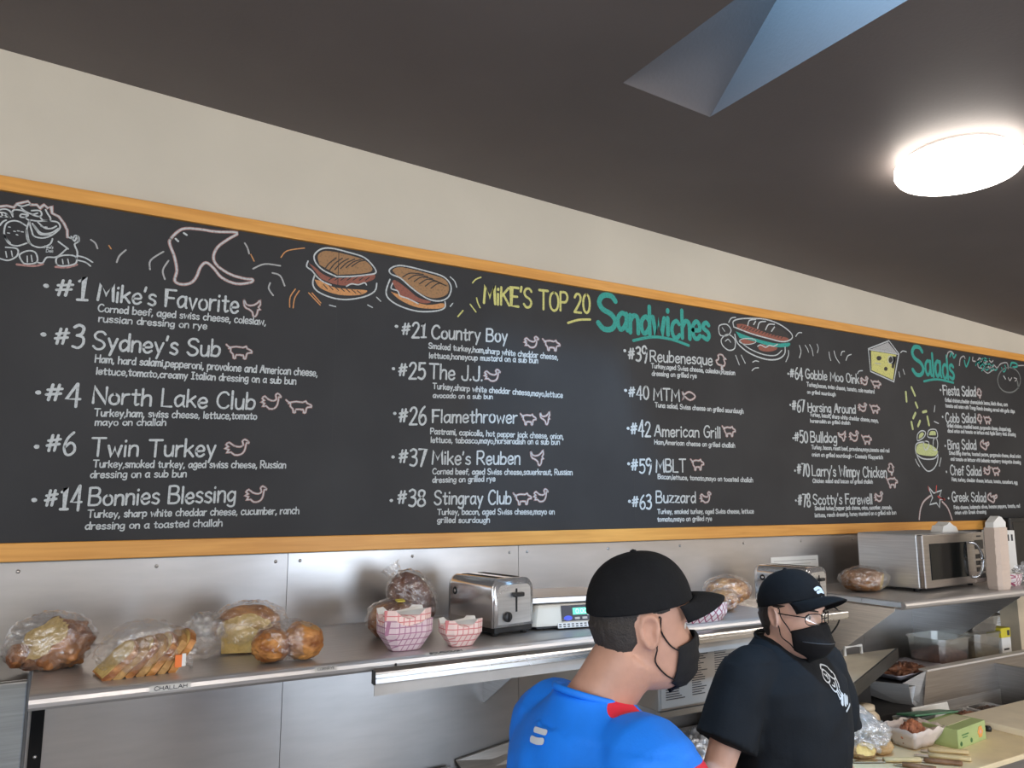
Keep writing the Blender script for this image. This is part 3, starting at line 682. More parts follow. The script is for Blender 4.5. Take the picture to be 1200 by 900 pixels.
 ('d','w',0.00523,1,[2793,2770,2812,2794,2843,2802]),
 ('d','w',0.00555,1,[3279,2752,3301,2773,3328,2777]),
 ('d','w',0.00555,1,[3303,2706,3313,2675,3298,2639]),
 ('d','w',0.00518,1,[2831,2608,2853,2562]),
 ('d','w',0.00521,1,[2870,2612,2895,2574]),
 ('d','w',0.00525,1,[2948,2584,2969,2593,2991,2591]),
 ('d','w',0.00523,1,[2940,2540,2960,2554,2988,2559]),
 ('d','w',0.00547,1,[3216,2671,3214,2645,3192,2609]),
 ('d','w',0.00512,1,[3348,2711,3364,2694,3372,2676]),
 ('d','w',0.00514,1,[3384,2718,3400,2695,3407,2661]),
 ('d','w',0.00518,1,[3444,2727,3452,2706,3442,2680]),
 ('d','w',0.0057,1,[3538,2693,3540,2668,3548,2648]),
 ('d','w',0.00574,1,[3581,2703,3592,2670,3621,2639]),
 ('d','w',0.00577,1,[3637,2685,3648,2705,3670,2710]),
 ('d','w',0.00578,1,[3677,2660,3694,2686,3725,2698]),
]),
('chalk_cheese_drawing',[
 ('f','g',0.0,0,[3894,2742,4066,2802,4148,2743,3904,2741]),
 ('f','y',0.0,0,[3903,2736,4135,2735,4086,2583,3896,2624]),
 ('s','w',0.00745,0,[3879,2745,4075,2812,4159,2743,4092,2573,3885,2616,3879,2745]),
 ('s','w',0.00546,0,[3884,2741,4002,2741,4155,2739]),
 ('f','k',0.0,1,[3994,2702,3991,2696,3984,2691,3975,2687,3964,2686,3956,2688,3950,2692,3948,2698,3951,2704,3958,2709,3967,2712,3978,2713,3986,2712,3992,2708,3994,2702]),
 ('f','k',0.0,1,[4119,2702,4115,2692,4106,2683,4093,2678,4080,2676,4068,2680,4061,2687,4059,2697,4063,2707,4073,2716,4085,2721,4098,2722,4110,2719,4118,2712,4119,2702]),
 ('f','k',0.0,1,[4044,2644,4041,2639,4036,2634,4029,2631,4022,2631,4015,2632,4011,2636,4010,2641,4012,2647,4017,2651,4024,2654,4032,2655,4038,2653,4043,2649,4044,2644]),
 ('s','w',0.00507,1,[4099,2702,4096,2693,4088,2685,4078,2680,4068,2679,4059,2682,4053,2689,4052,2698,4055,2708,4063,2716,4073,2721,4083,2722,4092,2718,4098,2712,4099,2702]),
 ('f','k',0.0,0,[4100,2724,4135,2724,4101,2650,4081,2655]),
 ('s','g',0.00496,1,[3931,2668,3983,2666]),
 ('d','w',0.00617,1,[4178,2752,4201,2764,4234,2762]),
 ('d','w',0.00581,1,[3768,2593,3784,2609,3814,2614]),
 ('d','w',0.00609,1,[4147,2634,4152,2605]),
 ('d','w',0.00612,1,[4188,2654,4200,2625]),
]),
('chalk_cucumber_bowl_drawing',[
 ('d','l',0.01617,1,[4198,2520,4198,2466]),
 ('d','l',0.01632,1,[4256,2552,4284,2507]),
 ('d','l',0.01625,1,[4284,2463,4299,2437]),
 ('d','l',0.01607,1,[4250,2371,4276,2402]),
 ('d','l',0.0163,1,[4349,2412,4384,2419]),
 ('d','l',0.01634,1,[4390,2387,4400,2338]),
 ('d','l',0.01601,1,[4230,2347,4238,2308]),
 ('d','l',0.01617,1,[4314,2358,4291,2327]),
 ('d','w',0.00674,1,[4475,2458,4463,2420]),
 ('d','w',0.00667,1,[4455,2362,4497,2352]),
 ('f','l',0.0,1,[4251,2173,4267,2210,4313,2228,4402,2221,4465,2190,4438,2159,4348,2156,4282,2161]),
 ('s','w',0.0079,1,[4250,2166,4249,2199,4271,2226,4348,2239]),
 ('s','w',0.00791,1,[4258,2160,4302,2140,4373,2136,4436,2145,4469,2176]),
 ('s','w',0.00741,1,[4251,2173,4264,2144,4297,2102,4347,2067,4404,2078,4450,2119,4470,2180]),
 ('s','w',0.00698,1,[4272,2246,4282,2280,4323,2301,4358,2293,4341,2265,4288,2243,4272,2246]),
 ('s','w',0.00708,1,[4376,2277,4397,2308,4460,2314,4477,2288,4465,2266,4391,2264,4376,2277]),
 ('s','w',0.007,1,[4328,2215,4343,2239,4381,2237,4378,2210,4347,2189,4328,2215]),
 ('s','w',0.00708,1,[4424,2218,4435,2256,4464,2260,4471,2227,4454,2193,4426,2195,4424,2218]),
 ('f','l',0.0,1,[4289,2253,4298,2277,4327,2292,4343,2282,4318,2261]),
 ('f','l',0.0,1,[4392,2278,4413,2302,4458,2302,4461,2280]),
 ('d','w',0.0064,1,[4241,2133,4254,2111,4273,2092]),
 ('d','w',0.00659,1,[4494,2147,4470,2098]),
]),
('chalk_tomato_drawing',[
 ('s','p',0.01242,1,[4232,1791,4252,1848,4291,1893,4359,1925]),
 ('s','w',0.00573,1,[4232,1791,4252,1848,4291,1893,4359,1925]),
 ('s','p',0.01286,1,[4469,1890,4520,1853,4554,1787]),
 ('s','w',0.00495,1,[4469,1890,4520,1853,4554,1787]),
 ('s','c',0.00741,0,[4414,1942,4425,1982]),
 ('s','c',0.01235,0,[4433,1920,4493,1903]),
 ('s','w',0.00786,0,[4346,1975,4391,1939,4420,1946,4472,1956,4445,1923,4493,1901,4448,1903,4436,1857,4411,1883,4343,1874,4376,1913,4346,1975]),
 ('s','c',0.0059,0,[4341,1978,4348,1952]),
]),
('chalk_lettuce_drawing',[
 ('s','g',0.00844,1,[5051,2735,5081,2758,5108,2744,5134,2757]),
 ('s','t',0.00841,1,[5003,2750,5033,2773,5059,2759,5085,2772]),
 ('s','t',0.00849,1,[5116,2721,5147,2745,5174,2731,5200,2744]),
 ('s','g',0.0084,1,[4975,2774,5005,2797,5031,2783,5056,2796]),
 ('s','t',0.00837,1,[4958,2754,4987,2777,5013,2763,5039,2776]),
 ('s','t',0.00837,1,[4953,2752,4983,2776,5009,2762,5034,2774]),
 ('s','g',0.00848,1,[5076,2771,5107,2795,5133,2781,5159,2794]),
 ('s','t',0.00847,1,[5078,2746,5108,2769,5134,2755,5160,2768]),
 ('s','t',0.00836,1,[4951,2744,4980,2767,5006,2754,5032,2766]),
 ('s','g',0.00841,1,[4998,2757,5028,2781,5054,2767,5080,2780]),
 ('s','t',0.00839,1,[4999,2735,5029,2758,5055,2744,5081,2757]),
 ('s','t',0.00846,1,[5037,2780,5067,2803,5094,2790,5119,2802]),
 ('s','g',0.00843,1,[5049,2729,5079,2752,5106,2738,5132,2751]),
 ('s','t',0.00843,1,[5010,2774,5040,2797,5066,2783,5092,2796]),
 ('s','t',0.0084,1,[5016,2715,5046,2738,5072,2724,5098,2737]),
 ('s','g',0.00851,1,[5136,2740,5166,2764,5193,2750,5220,2763]),
 ('d','g',0.00811,1,[4641,2766,4658,2798,4695,2809,4718,2795]),
 ('d','g',0.00819,1,[4769,2728,4788,2774,4826,2792,4838,2779]),
 ('d','g',0.00837,1,[4929,2795,4923,2772,4953,2771]),
 ('d','t',0.01086,1,[4676,2775,4700,2802,4716,2771,4742,2793]),
 ('d','t',0.01103,1,[4830,2764,4843,2727,4876,2761,4893,2791]),
 ('d','g',0.00671,1,[4975,2762,4983,2734,5022,2733]),
 ('d','g',0.00673,1,[5033,2723,5082,2705,5139,2728,5180,2736]),
 ('s','d',0.00935,1,[5471,2691,5457,2661,5428,2634,5387,2612,5340,2599,5291,2596,5248,2602,5215,2618,5196,2642,5192,2670,5206,2699,5234,2726,5274,2748,5321,2762,5369,2766,5414,2760,5448,2744,5468,2720,5471,2691]),
 ('s','g',0.00745,1,[5218,2762,5255,2784,5325,2794,5332,2756]),
 ('s','t',0.01281,1,[5363,2774,5382,2799,5438,2800,5448,2782,5390,2769]),
 ('s','g',0.00764,1,[5449,2786,5536,2796]),
 ('s','t',0.00805,1,[5251,2757,5273,2729,5305,2754,5295,2776]),
 ('s','w',0.00803,1,[5268,2702,5286,2684]),
 ('s','g',0.00749,1,[5322,2695,5339,2677,5364,2698]),
 ('s','g',0.00696,1,[5392,2700,5426,2695,5402,2678]),
 ('s','d',0.01454,1,[5430,2680,5436,2635]),
]),
('yellow_underline',[
 ('s','y',0.00981,1,[1831,2655,1887,2675,1949,2684]),
]),
('teal_underline',[
 ('s','t',0.01346,1,[2188,2615,2303,2644,2417,2644,2523,2626]),
]),
('teal_underline',[
 ('s','t',0.01349,1,[4384,2598,4520,2621,4688,2613]),
]),
]
DOG_CAPTION=[("Mike's", -0.1038, 2.6626, -0.0815, 2.665, 0.0091, 0.0092, 0.00235),('Deli', -0.0985, 2.6513, -0.0806, 2.6529, 0.0086, 0.0086, 0.00231)]
SEAMS=[0.8151, 2.1752, 3.7834]

# ================================================================== the room
RX0, RX1, RY0 = -2.6, 8.2, -7.0
SK = (1.438, 1.81, -2.75, -0.92)          # skylight opening in the ceiling: x0, x1, y0, y1
mb = MB()
def cz(x, y): return (x, y, ceil_z(x))
xs = [RX0, SK[0], SK[1], RX1]; ys = [RY0, SK[2], SK[3], 0.02]
for i in range(3):
    for j in range(3):
        if i == 1 and j == 1: continue
        mb.add([cz(xs[i], ys[j]), cz(xs[i + 1], ys[j]), cz(xs[i + 1], ys[j + 1]), cz(xs[i], ys[j + 1])], [(0, 1, 2, 3)])
        mb.add([(x, y, z + 0.12) for x, y, z in (cz(xs[i], ys[j]), cz(xs[i + 1], ys[j]), cz(xs[i + 1], ys[j + 1]), cz(xs[i], ys[j + 1]))], [(3, 2, 1, 0)])
# the shaft: its far wall leans back towards the room, its side walls stand straight
T = 4.05
far = [cz(SK[0], SK[3]), cz(SK[1], SK[3]), (SK[1], -1.95, T), (SK[0], -1.95, T)]
mb.add(far, [(0, 1, 2, 3)])
near = [cz(SK[0], SK[2]), cz(SK[1], SK[2]), (SK[1], SK[2], T), (SK[0], SK[2], T)]
mb.add(near, [(0, 1, 2, 3)])
for x in (SK[0], SK[1]):
    mb.add([cz(x, SK[3]), (x, -1.95, T), (x, SK[2], T), cz(x, SK[2])], [(0, 1, 2, 3)])
o = mb.build('ceiling', M_ceil, fix=False); o['kind'] = 'structure'

struct('wall_back', MB().box(RX0, RX1, 0, 0.12, 0, 3.55), M_cream)
struct('wall_left', MB().box(RX0 - 0.12, RX0, RY0, 0.12, 0, 3.55), M_cream)
struct('wall_right', MB().box(RX1, RX1 + 0.12, RY0, 0.12, 0, 3.55), M_cream)
mb = MB()
WX0, WX1, WZ0, WZ1 = 1.75, 4.45, 0.30, 2.40
mb.box(RX0, WX0, RY0 - 0.12, RY0, 0, 3.55).box(WX1, RX1, RY0 - 0.12, RY0, 0, 3.55).box(WX0, WX1, RY0 - 0.12, RY0, 0, WZ0).box(WX0, WX1, RY0 - 0.12, RY0, WZ1, 3.55)
struct('wall_front', mb, M_cream)
mb = MB()
for x in (WX0, (WX0 + WX1) / 2, WX1): mb.box(x - 0.03, x + 0.03, RY0 - 0.06, RY0 + 0.02, WZ0, WZ1)
for z in (WZ0, WZ1): mb.box(WX0, WX1, RY0 - 0.06, RY0 + 0.02, z - 0.03, z + 0.03)
struct('window_1', mb, M_dark)
mb = MB()
for y in (-5.55, -4.2, -2.85): mb.box(RX0 - 0.02, RX0 + 0.06, y - 0.03, y + 0.03, 0.62, 2.38)
for z in (0.62, 2.38): mb.box(RX0 - 0.02, RX0 + 0.06, -5.58, -2.82, z - 0.03, z + 0.03)
struct('added_side_window', mb, M_dark)  # frame added around the side fill light; the wall behind is solid
struct('floor', MB().box(RX0, RX1, RY0, 0.12, -0.1, 0), M_floor)
# steel sheets cladding the wall below the board
for i, (a, b_, tl) in enumerate(((-1.6, 0.679, 0.0), (0.681, 1.588, 0.0), (1.590, 3.690, 0.0), (3.692, 5.45, 0.0))):
    mb = MB(); cx = (a + b_) / 2
    mb.box(a - cx, b_ - cx, -0.006, 0.002, -0.86, 0.86)
    n_s = max(2, round((b_ - a) / 0.35))
    for k in range(n_s):
        x = a - cx + 0.04 + k * (b_ - a - 0.08) / (n_s - 1)
        mb.lathe([(0.006, 0), (0.0045, 0.003), (0.001, 0.004)], 8, M=Matrix.Translation((x, -0.006, 0.835)) @ Matrix.Rotation(PI / 2, 4, 'X'))
    o = struct(f'trim_{i + 1}', mb, M_steel); o.location = (cx, -0.004, 0.86); o.rotation_euler = (0, 0, tl)

# ================================================================== the menu board
BY = -0.022
board = thing('menu_board', 'long black chalkboard menu in a honey wood frame on the cream wall', 'menu board', (2.5, 0, 1.72))
def onb(u, v): return (u - 2.5, BY - 0.0006 - LAYER[0] % 14 * 0.00004, v - 1.72)
BX1 = 6.4
mb = MB(); mb.box(-1.4 - 2.5, BX1 - 2.5, BY, -0.001, 0.03, 1.13); mb.build('panel', M_board, board)
for x in SEAMS: MB().box(x - 2.5 - 0.0012, x - 2.5 + 0.0012, BY - 0.0003, BY + 0.004, 0.04, 1.11).build('panel_joint', M_seam, board)
mb = MB(); mb.box(-1.4 - 2.5, BX1 - 2.5, -0.036, -0.001, 1.101, 1.147, r=0.003); mb.build('top_rail', M_frame, board)
mb = MB(); mb.box(-1.4 - 2.5, 5.19 - 2.5, -0.036, -0.001, 0.004, 0.0575, r=0.003); mb.build('bottom_rail', M_frame, board)

ICON = {
'turkey': [(0.9,.75),(0.6,.95),(.4,.75),(.5,.4),(.2,.2),(-.3,.3),(-.7,.6),(-.95,.35),(-.75,.2),(-1,0),(-.7,-.1),(-.85,-.4),(-.5,-.35),(-.2,-.6),(.3,-.55),(.6,-.2),(.7,.3),(.75,.6),(.95,.6),(.9,.75)],
'pig': [(-1,.8),(-.8,.5),(-.6,.5),(-.2,.65),(.3,.6),(.55,.8),(.65,.5),(.95,.3),(1,0),(.7,-.1),(.6,-.4),(.55,-.9),(.4,-.9),(.35,-.5),(-.2,-.5),(-.25,-.95),(-.4,-.95),(-.45,-.45),(-.65,-.1),(-.65,.4),(-.8,.3)],
'beef': [(-1,.9),(-.75,.35),(-.3,.25),(.2,.4),(.6,.75),(.75,1),(.85,.5),(.65,.15),(.85,-.1),(.6,-.15),(.55,-.55),(.35,-.95),(.1,-.9),(.0,-.5),(-.4,-.2),(-.7,-.1),(-.95,.2),(-1,.9)],
'fish': [(-1,.9),(-.7,.2),(-.3,.6),(.2,.8),(.8,.4),(1,0),(.8,-.4),(.2,-.8),(-.3,-.5),(-.7,-.1),(-.95,-.9),(-.7,-.2),(-.85,.1),(-1,.9)],
'rooster': [(-.2,1),(.3,.95),(.55,.6),(.9,.5),(.5,.35),(.7,-.1),(.5,-.5),(.2,-.55),(.2,-1),(0,-.95),(0,-.5),(-.6,-.4),(-.9,.1),(-.6,.2),(-.4,.5),(-.5,.8),(-.2,1)],
'cherries': [(-.2,.9),(-.9,.4),(-.95,-.3),(-.4,-.7),(.1,-.95),(.4,-.5),(.2,0),(.5,.3),(.9,.5),(.95,.1),(.5,-.2),(.3,.3),(-.2,.1),(-.4,.4),(-.2,.9)]}
for bullet, lines, icons in ENTRIES:
    mb = MB()
    bx, bz, br = bullet
    mb.add([onb(bx + br * math.cos(2 * PI * k / 10) * rnd.uniform(.9, 1.1), bz + br * 0.85 * math.sin(2 * PI * k / 10)) for k in range(10)], [tuple(range(10))], 0)
    if lines[0][0][0] == '#':
        ln = lines[0]; write(mb, *ln[:7], ln[7] * 1.22, onb); mb.build('menu_number', [PAL['w']], board, fix=False); mb = MB()
    for i_, ln in enumerate(lines):
        if ln[0][0] == '#': continue
        small = i_ >= (2 if lines[0][0][0] == '#' else 1)
        kh, kw = (0.86, 1.12) if small else (1.0, 1.22)
        write(mb, ln[0], ln[1], ln[2], ln[3], ln[4], ln[5] * kh, ln[6] * kh, ln[7] * kw, onb)
    for kind, cx, cz_, rx, rz, pw in icons:
        p = [(cx + u * rx, cz_ + v * rz) for u, v in ICON[kind]]; p = spline(p, 2)
        mi_ = MB()
        ribbon(mi_, p, pw * 2.5, lambda u, v: (u - 2.5, BY - 0.0003, v - 1.72), 1)
        ribbon(mi_, p, pw * 1.1, onb, 0); mi_.build('menu_icon', [PAL['w'], PAL['p']], board, fix=False)
    mb.build('menu_entry', [PAL['w']], board, fix=False)
def heading(name, sets, m, label):
    mb = MB()
    for lines, wf in sets:
        for ln in lines: write(mb, ln[0], ln[1], ln[2], ln[3], ln[4], ln[5], ln[6], ln[7] * wf, onb, jit=0.5)
    o = mb.build(name, m, board, fix=False); o['label'] = label
heading('yellow_heading', [(HEAD_TOP, 1.35)], PAL['y'], 'yellow hand lettered heading')
heading('sandwich_heading', [(HEAD_SAND[:1], 1.7), (HEAD_SAND[1:], 1.75)], PAL['t'], 'large teal hand lettered heading')
heading('salad_heading', [(HEAD_SAL, 1.45)], PAL['t'], 'small teal hand lettered heading at the right')
keys = list(PAL)
for name, items in DRAWINGS:
    mb = MB(); used = []
    for kind, c, w, smth, flat in items:
        if kind == 'd':                      # a loose motion mark beside the drawing
            m1 = MB(); ribbon(m1, spline([(flat[i] / 1000, flat[i + 1] / 1000) for i in range(0, len(flat), 2)], 4), w, onb); m1.build('chalk_mark', PAL[c], board, fix=False); continue
        if c not in used: used.append(c)
        pts = [(flat[i] / 1000, flat[i + 1] / 1000) for i in range(0, len(flat), 2)]
        lay = BY - (0.0004 if (kind == 'f' or c in 'p') else 0.0007 if c in 'rk' else 0.0009)
        pl = lambda u, v, lay=lay: (u - 2.5, lay, v - 1.72)
        if smth: pts = spline(pts, 4)
        if kind == 'f':
            k = len(mb.v)
            if pts[0] == pts[-1]: pts = pts[:-1]
            mb.add([(u - 2.5, BY - 0.0002 - 0.00008 * used.index(c), v - 1.72) for u, v in pts], [tuple(range(len(pts)))], used.index(c))
        else: ribbon(mb, pts, w, pl, used.index(c))
    if name == 'chalk_dog_drawing':
        for ln in DOG_CAPTION: write(mb, *ln[:7], ln[7] * 0.7, onb, used.index('w'))
    mb.build(name, [PAL[c] for c in used], board, fix=False)

# ================================================================== ceiling lamp
lx, ly = 2.742, -1.218
lamp = thing('ceiling_lamp', 'round white flush ceiling lamp glowing on the dark ceiling', 'lamp', (lx, ly, ceil_z(lx)))
lamp.rotation_euler = (0, math.atan(CEIL_S), 0)
M_lampbase = mat('lamp_white_metal', (0.75, 0.74, 0.72), 0.4)
M_glow = emit('lamp_glow', (1.0, 0.93, 0.84), LAMP_EMIT)
MB().lathe([(0.17, 0.0), (0.17, -0.022), (0.16, -0.024)], 48).build('mounting_plate', M_lampbase, lamp)
MB().lathe([(0.165, -0.022), (0.198, -0.024), (0.207, -0.032), (0.208, -0.055), (0.200, -0.068), (0.17, -0.076), (0.09, -0.080), (0.004, -0.081)], 48).build('diffuser', M_glow, lamp)

# ================================================================== shelves and what they carry
SZ = 1.471                                 # top of the long shelf
def shelf_profile(dep):
    p = [(-0.005, SZ + 0.032), (-0.009, SZ + 0.032), (-0.010, SZ + 0.004), (-0.014, SZ), (-(dep - 0.022), SZ)]
    for k in range(7):
        a = PI / 2 + PI * k / 6
        p.append((-(dep - 0.018) + 0.018 * math.cos(a), SZ - 0.0175 + 0.0175 * math.sin(a)))
    p += [(-(dep - 0.05), SZ - 0.035), (-(dep - 0.05), SZ - 0.030), (-(dep - 0.022), SZ - 0.030), (-(dep - 0.022), SZ - 0.006), (-0.005, SZ - 0.006)]
    return p
def shelf_board(x0, x1, dep, parent):
    mb = MB(); prof = shelf_profile(dep)
    mb.loft([[(x0, y, z) for y, z in prof], [(x1, y, z) for y, z in prof]], smooth=False)
    return mb.build('shelf_board', M_shelf, parent)
def gusset(x, parent, ytip=-0.47, zlow=1.146, m=None):
    mb = MB(); mb.prism([(-0.006, zlow), (-0.006, SZ - 0.031), (ytip, SZ - 0.031), (ytip, SZ - 0.045), (-0.02, zlow)], 'x', x - 0.002, x + 0.002)
    mb.box(x - 0.002, x + 0.022, ytip, -0.01, SZ - 0.034, SZ - 0.0305); mb.box(x - 0.002, x + 0.02, -0.009, -0.005, zlow + 0.02, SZ - 0.035)
    return mb.build('bracket', m or M_bracket, parent)
M_bracket = steel('bracket_steel', (0.62, 0.64, 0.66), 0.30)
M_alu = steel('rail_aluminium', (0.74, 0.73, 0.72), 0.25, (1, 30, 30))
M_label = mat('label_tape', (0.55, 0.54, 0.51), 0.5)
shelf = thing('wall_shelf', 'long steel wall shelf under the chalkboard carrying bagged bread, toaster and scale', 'shelf', (0, 0, SZ))
def kid(mb, name, mats, parent, fix=True):       # child built from world coordinates of an unrotated thing
    o = mb.build(name, mats, parent, fix); o.matrix_parent_inverse = Matrix.Translation(-Vector(parent.location)); return o
def wparts(parent, *objs):
    for o in objs: o.matrix_parent_inverse = Matrix.Translation(-Vector(parent.location))
wparts(shelf, shelf_board(-0.03, 2.45, 0.628, shelf), gusset(1.434, shelf))
def tape(x0, x1, z0, dz, text, ang):
    mb = MB(); n = 8; yb = -0.6294
    pts = [(x0 + (x1 - x0) * i / n) for i in range(n + 1)]
    def surf(x, t):        # wraps the rolled front edge
        a = PI - t; return (x, -(0.628 - 0.018) + 0.0186 * math.cos(a), SZ - 0.0175 + 0.0181 * math.sin(a))
    vs = []; rows = 5
    for r in range(rows):
        for x in pts: vs.append(surf(x, ang + dz * (r / (rows - 1) - 0.5)))
    fs = [(r * (n + 1) + i, r * (n + 1) + i + 1, (r + 1) * (n + 1) + i + 1, (r + 1) * (n + 1) + i) for r in range(rows - 1) for i in range(n)]
    mb.add(vs, fs, 0)
    def pl(u, v):
        p = surf(u, ang + v / 0.0181); return (p[0], p[1] - 0.0008, p[2] + 0.0003)
    write(mb, text, x0 + (x1 - x0) * .12, -dz * .005, x1 - (x1 - x0) * .1, -dz * .005, dz * .0095, dz * .0095, (x1 - x0) * 0.018, pl, 1)
    o = kid(mb, 'label_tape', [M_label, M_ink], shelf, False)
    return o
tape(0.212, 0.304, 0, 0.85, 'CHALLAH', 0.25)
tape(0.606, 0.664, 0, 0.7, 'CORNRYE', 0.45)
tape(0.92, 1.05, 0, 0.6, 'SOURDOUGH', 1.05)

rail = thing('ticket_rail', 'aluminium order ticket rail along the shelf front below the toaster', 'ticket rail', (1.6, -0.63, 1.40))
mb = MB(); prof = [(-0.629, 1.449), (-0.634, 1.449), (-0.648, 1.440), (-0.650, 1.434), (-0.645, 1.431), (-0.645, 1.427), (-0.652, 1.424), (-0.652, 1.412), (-0.640, 1.405), (-0.629, 1.405)]
mb.loft([[(0.765, y, z) for y, z in prof], [(2.43, y, z) for y, z in prof]], smooth=False); kid(mb, 'rail_body', M_alu, rail)
mb = MB().box(0.7605, 0.765, -0.653, -0.629, 1.409, 1.445, r=0.002); kid(mb, 'end_cap', M_black, rail)
M_flap = mat('grey_flap', (0.46, 0.44, 0.42), 0.4)
mb = MB().box(0.765, 2.43, -0.643, -0.640, 1.379, 1.408); kid(mb, 'flap', M_flap, rail)
mb = MB().lathe([(0.004, 0), (0.003, 0.002), (0.0005, 0.003)], 10, M=Matrix.Translation((0.83, -0.6305, 1.452)) @ Matrix.Rotation(PI / 2, 4, 'X')); kid(mb, 'screw', M_black, rail)

M_boxgrey = mat('putty_grey_metal', (0.36, 0.325, 0.29), 0.45, var=0.05)
ub = thing('under_shelf_cabinet', 'putty grey cabinet with a printed sheet hung under the shelf behind the two men', 'cabinet', (2.2, -0.4, 1.18))
mb = MB().box(1.80, 2.47, -0.585, -0.36, 1.19, 1.436, r=0.004); kid(mb, 'body', M_boxgrey, ub)
mb = MB().box(1.80, 2.47, -0.592, -0.57, 1.170, 1.190); kid(mb, 'bottom_strip', steel('dull_steel', (0.35, 0.34, 0.33), 0.4), ub)
mb = MB().box(1.81, 2.28, -0.5885, -0.585, 1.20, 1.425); mb_t = MB()
for cx0, cx1, z0, z1 in ((1.83, 1.93, 1.225, 1.40), (1.95, 2.03, 1.225, 1.38), (2.06, 2.16, 1.26, 1.39)):
    z = z1
    while z > z0:
        w = rnd.uniform(0.5, 1.0)
        mb_t.box(cx0, cx0 + (cx1 - cx0) * w, -0.5895, -0.588, z - 0.0028, z); z -= 0.0078
sheet = kid(mb, 'printed_sheet', mat('laminated_sheet', (0.44, 0.40, 0.36), 0.35, var=0.03), ub)
o = kid(mb_t, 'printed_text', M_ink, ub)
mb = MB().box(2.2, 2.32, -0.5886, -0.586, 1.36, 1.425); kid(mb, 'small_notice', M_boxgrey, ub)

# lower short shelf at the far end, and the second shelf to the right
sh3 = thing('wall_shelf', 'short lower steel shelf under the rear toaster behind the man in black', 'shelf', (2.7, 0, 1.43))
mb = MB(); mb.box(2.5, 2.93, -0.50, -0.006, 1.402, 1.432, r=0.004); kid(mb, 'shelf_board', M_alu, sh3)
mb = MB(); mb.prism([(-0.006, 1.2), (-0.006, 1.402), (-0.3, 1.402)], 'x', 2.6, 2.604); kid(mb, 'bracket', M_bracket, sh3)
sh2 = thing('wall_shelf', 'steel wall shelf at the right holding the microwave oven', 'shelf', (3.9, 0, SZ))
wparts(sh2, shelf_board(3.135, 5.0, 0.628, sh2))
M_tanst = steel('tan_steel', (0.88, 0.79, 0.70), 0.45, metal=0.05)
wparts(sh2, gusset(3.14, sh2, -0.57, 1.02, M_tanst), gusset(4.12, sh2, -0.585, 1.02, M_bracket))

# cabinet on the far left with the wall standard beside it
cab = thing('steel_cabinet', 'dark grey steel cabinet at the far left edge below the shelf', 'cabinet', (-0.4, -0.35, 0))
M_cab = steel('cabinet_steel', (0.30, 0.31, 0.31), 0.40)
mb = MB().box(-0.85, -0.037, -0.385, -0.02, 0.0, 1.464, r=0.006); kid(mb, 'body', M_cab, cab)
mb = MB().box(-0.845, -0.038, -0.402, -0.385, 0.10, 1.462, r=0.004); kid(mb, 'door', M_cab, cab)
mb = MB().box(-0.79, -0.765, -0.44, -0.402, 0.8, 1.1, r=0.005); kid(mb, 'handle', M_chrome, cab)
st = thing('shelf_standard', 'narrow black slotted wall standard below the left end of the shelf', 'bracket strip', (-0.015, -0.01, 1.0))
mb = MB().box(-0.029, 0.004, -0.022, -0.0105, 0.6, 1.43); kid(mb, 'strip', M_dark, st)
for z in (1.36, 1.18, 1.0):
    mb = MB().lathe([(0.007, 0), (0.005, 0.004), (0.0005, 0.005)], 10, M=Matrix.Translation((-0.012, -0.0225, z)) @ Matrix.Rotation(PI / 2, 4, 'X')); kid(mb, 'screw', M_chrome, st)

# ------------------------------------------------------------------ bread in clear bags
def ico(sub): 
    bm = bmesh.new(); bmesh.ops.create_icosphere(bm, subdivisions=sub, radius=1); vs = [v.co.copy() for v in bm.verts]; fs = [[v.index for v in f.verts] for f in bm.faces]; bm.free(); return vs, fs
ICO4, ICO5 = ico(4), ico(5)
def blob(r, amp=0.06, fr=2.5, seed=0, cut=None, braid=0, base=ICO5, floor=-0.85, pw=1.0, ridge=0):
    """a lumpy loaf; cut = list of (normal, distance) in unit space -> flat crumb faces (material 1)"""
    vs = []; off = Vector((seed * 7.3, seed * 3.1, seed * 1.7)); flag = []
    for v in base[0]:
        d = 1 + amp * noise.noise(v * fr + off) + amp * 0.5 * noise.noise(v * fr * 2.3 + off)
        if ridge: d += ridge * abs(noise.noise(v * fr * 1.6 - off)) * 2 - ridge
        if braid: d += braid * (abs(math.sin(v.x * 4.2 + v.z * 2.0)) - 0.5)
        p = Vector((v.x * d, v.y * d, v.z * d)); c = 0
        if p.z < floor: p.z = floor
        for nrm, dist in (cut or []):
            n = Vector(nrm).normalized(); e = p.dot(n) - dist
            if e > 0: p -= n * e; c = 1
        vs.append(Vector((p.x * r[0], p.y * r[1], p.z * r[2]))); flag.append(c)
    mi = [1 if all(flag[i] for i in f) else 0 for f in base[1]]
    return vs, base[1], mi
M_crust = mat('golden_crust', (0.72, 0.34, 0.10), 0.38, var=0.5, scale=17, bump=0.5, bscale=45, stretch=(1, 1, 1.8), rgb2=(0.24, 0.075, 0.02))
M_crust2 = mat('brown_crust', (0.55, 0.24, 0.085), 0.4, scale=14, bump=0.5, bscale=50, rgb2=(0.17, 0.055, 0.02))
M_dcrust = mat('dark_rye_crust', (0.20, 0.075, 0.04), 0.5, scale=26, bump=0.5, bscale=90, rgb2=(0.09, 0.032, 0.02))
M_crumb = mat('yellow_crumb', (0.86, 0.62, 0.24), 0.8, scale=60, bump=0.5, bscale=110, rgb2=(0.68, 0.46, 0.15))
M_crumb2 = mat('toasted_crumb', (0.60, 0.36, 0.14), 0.8, scale=50, bump=0.4, bscale=110, rgb2=(0.42, 0.22, 0.075))
M_film = plastic('clear_film', haze=0.045)
M_film2 = plastic('milky_film', haze=0.30, bscale=30)
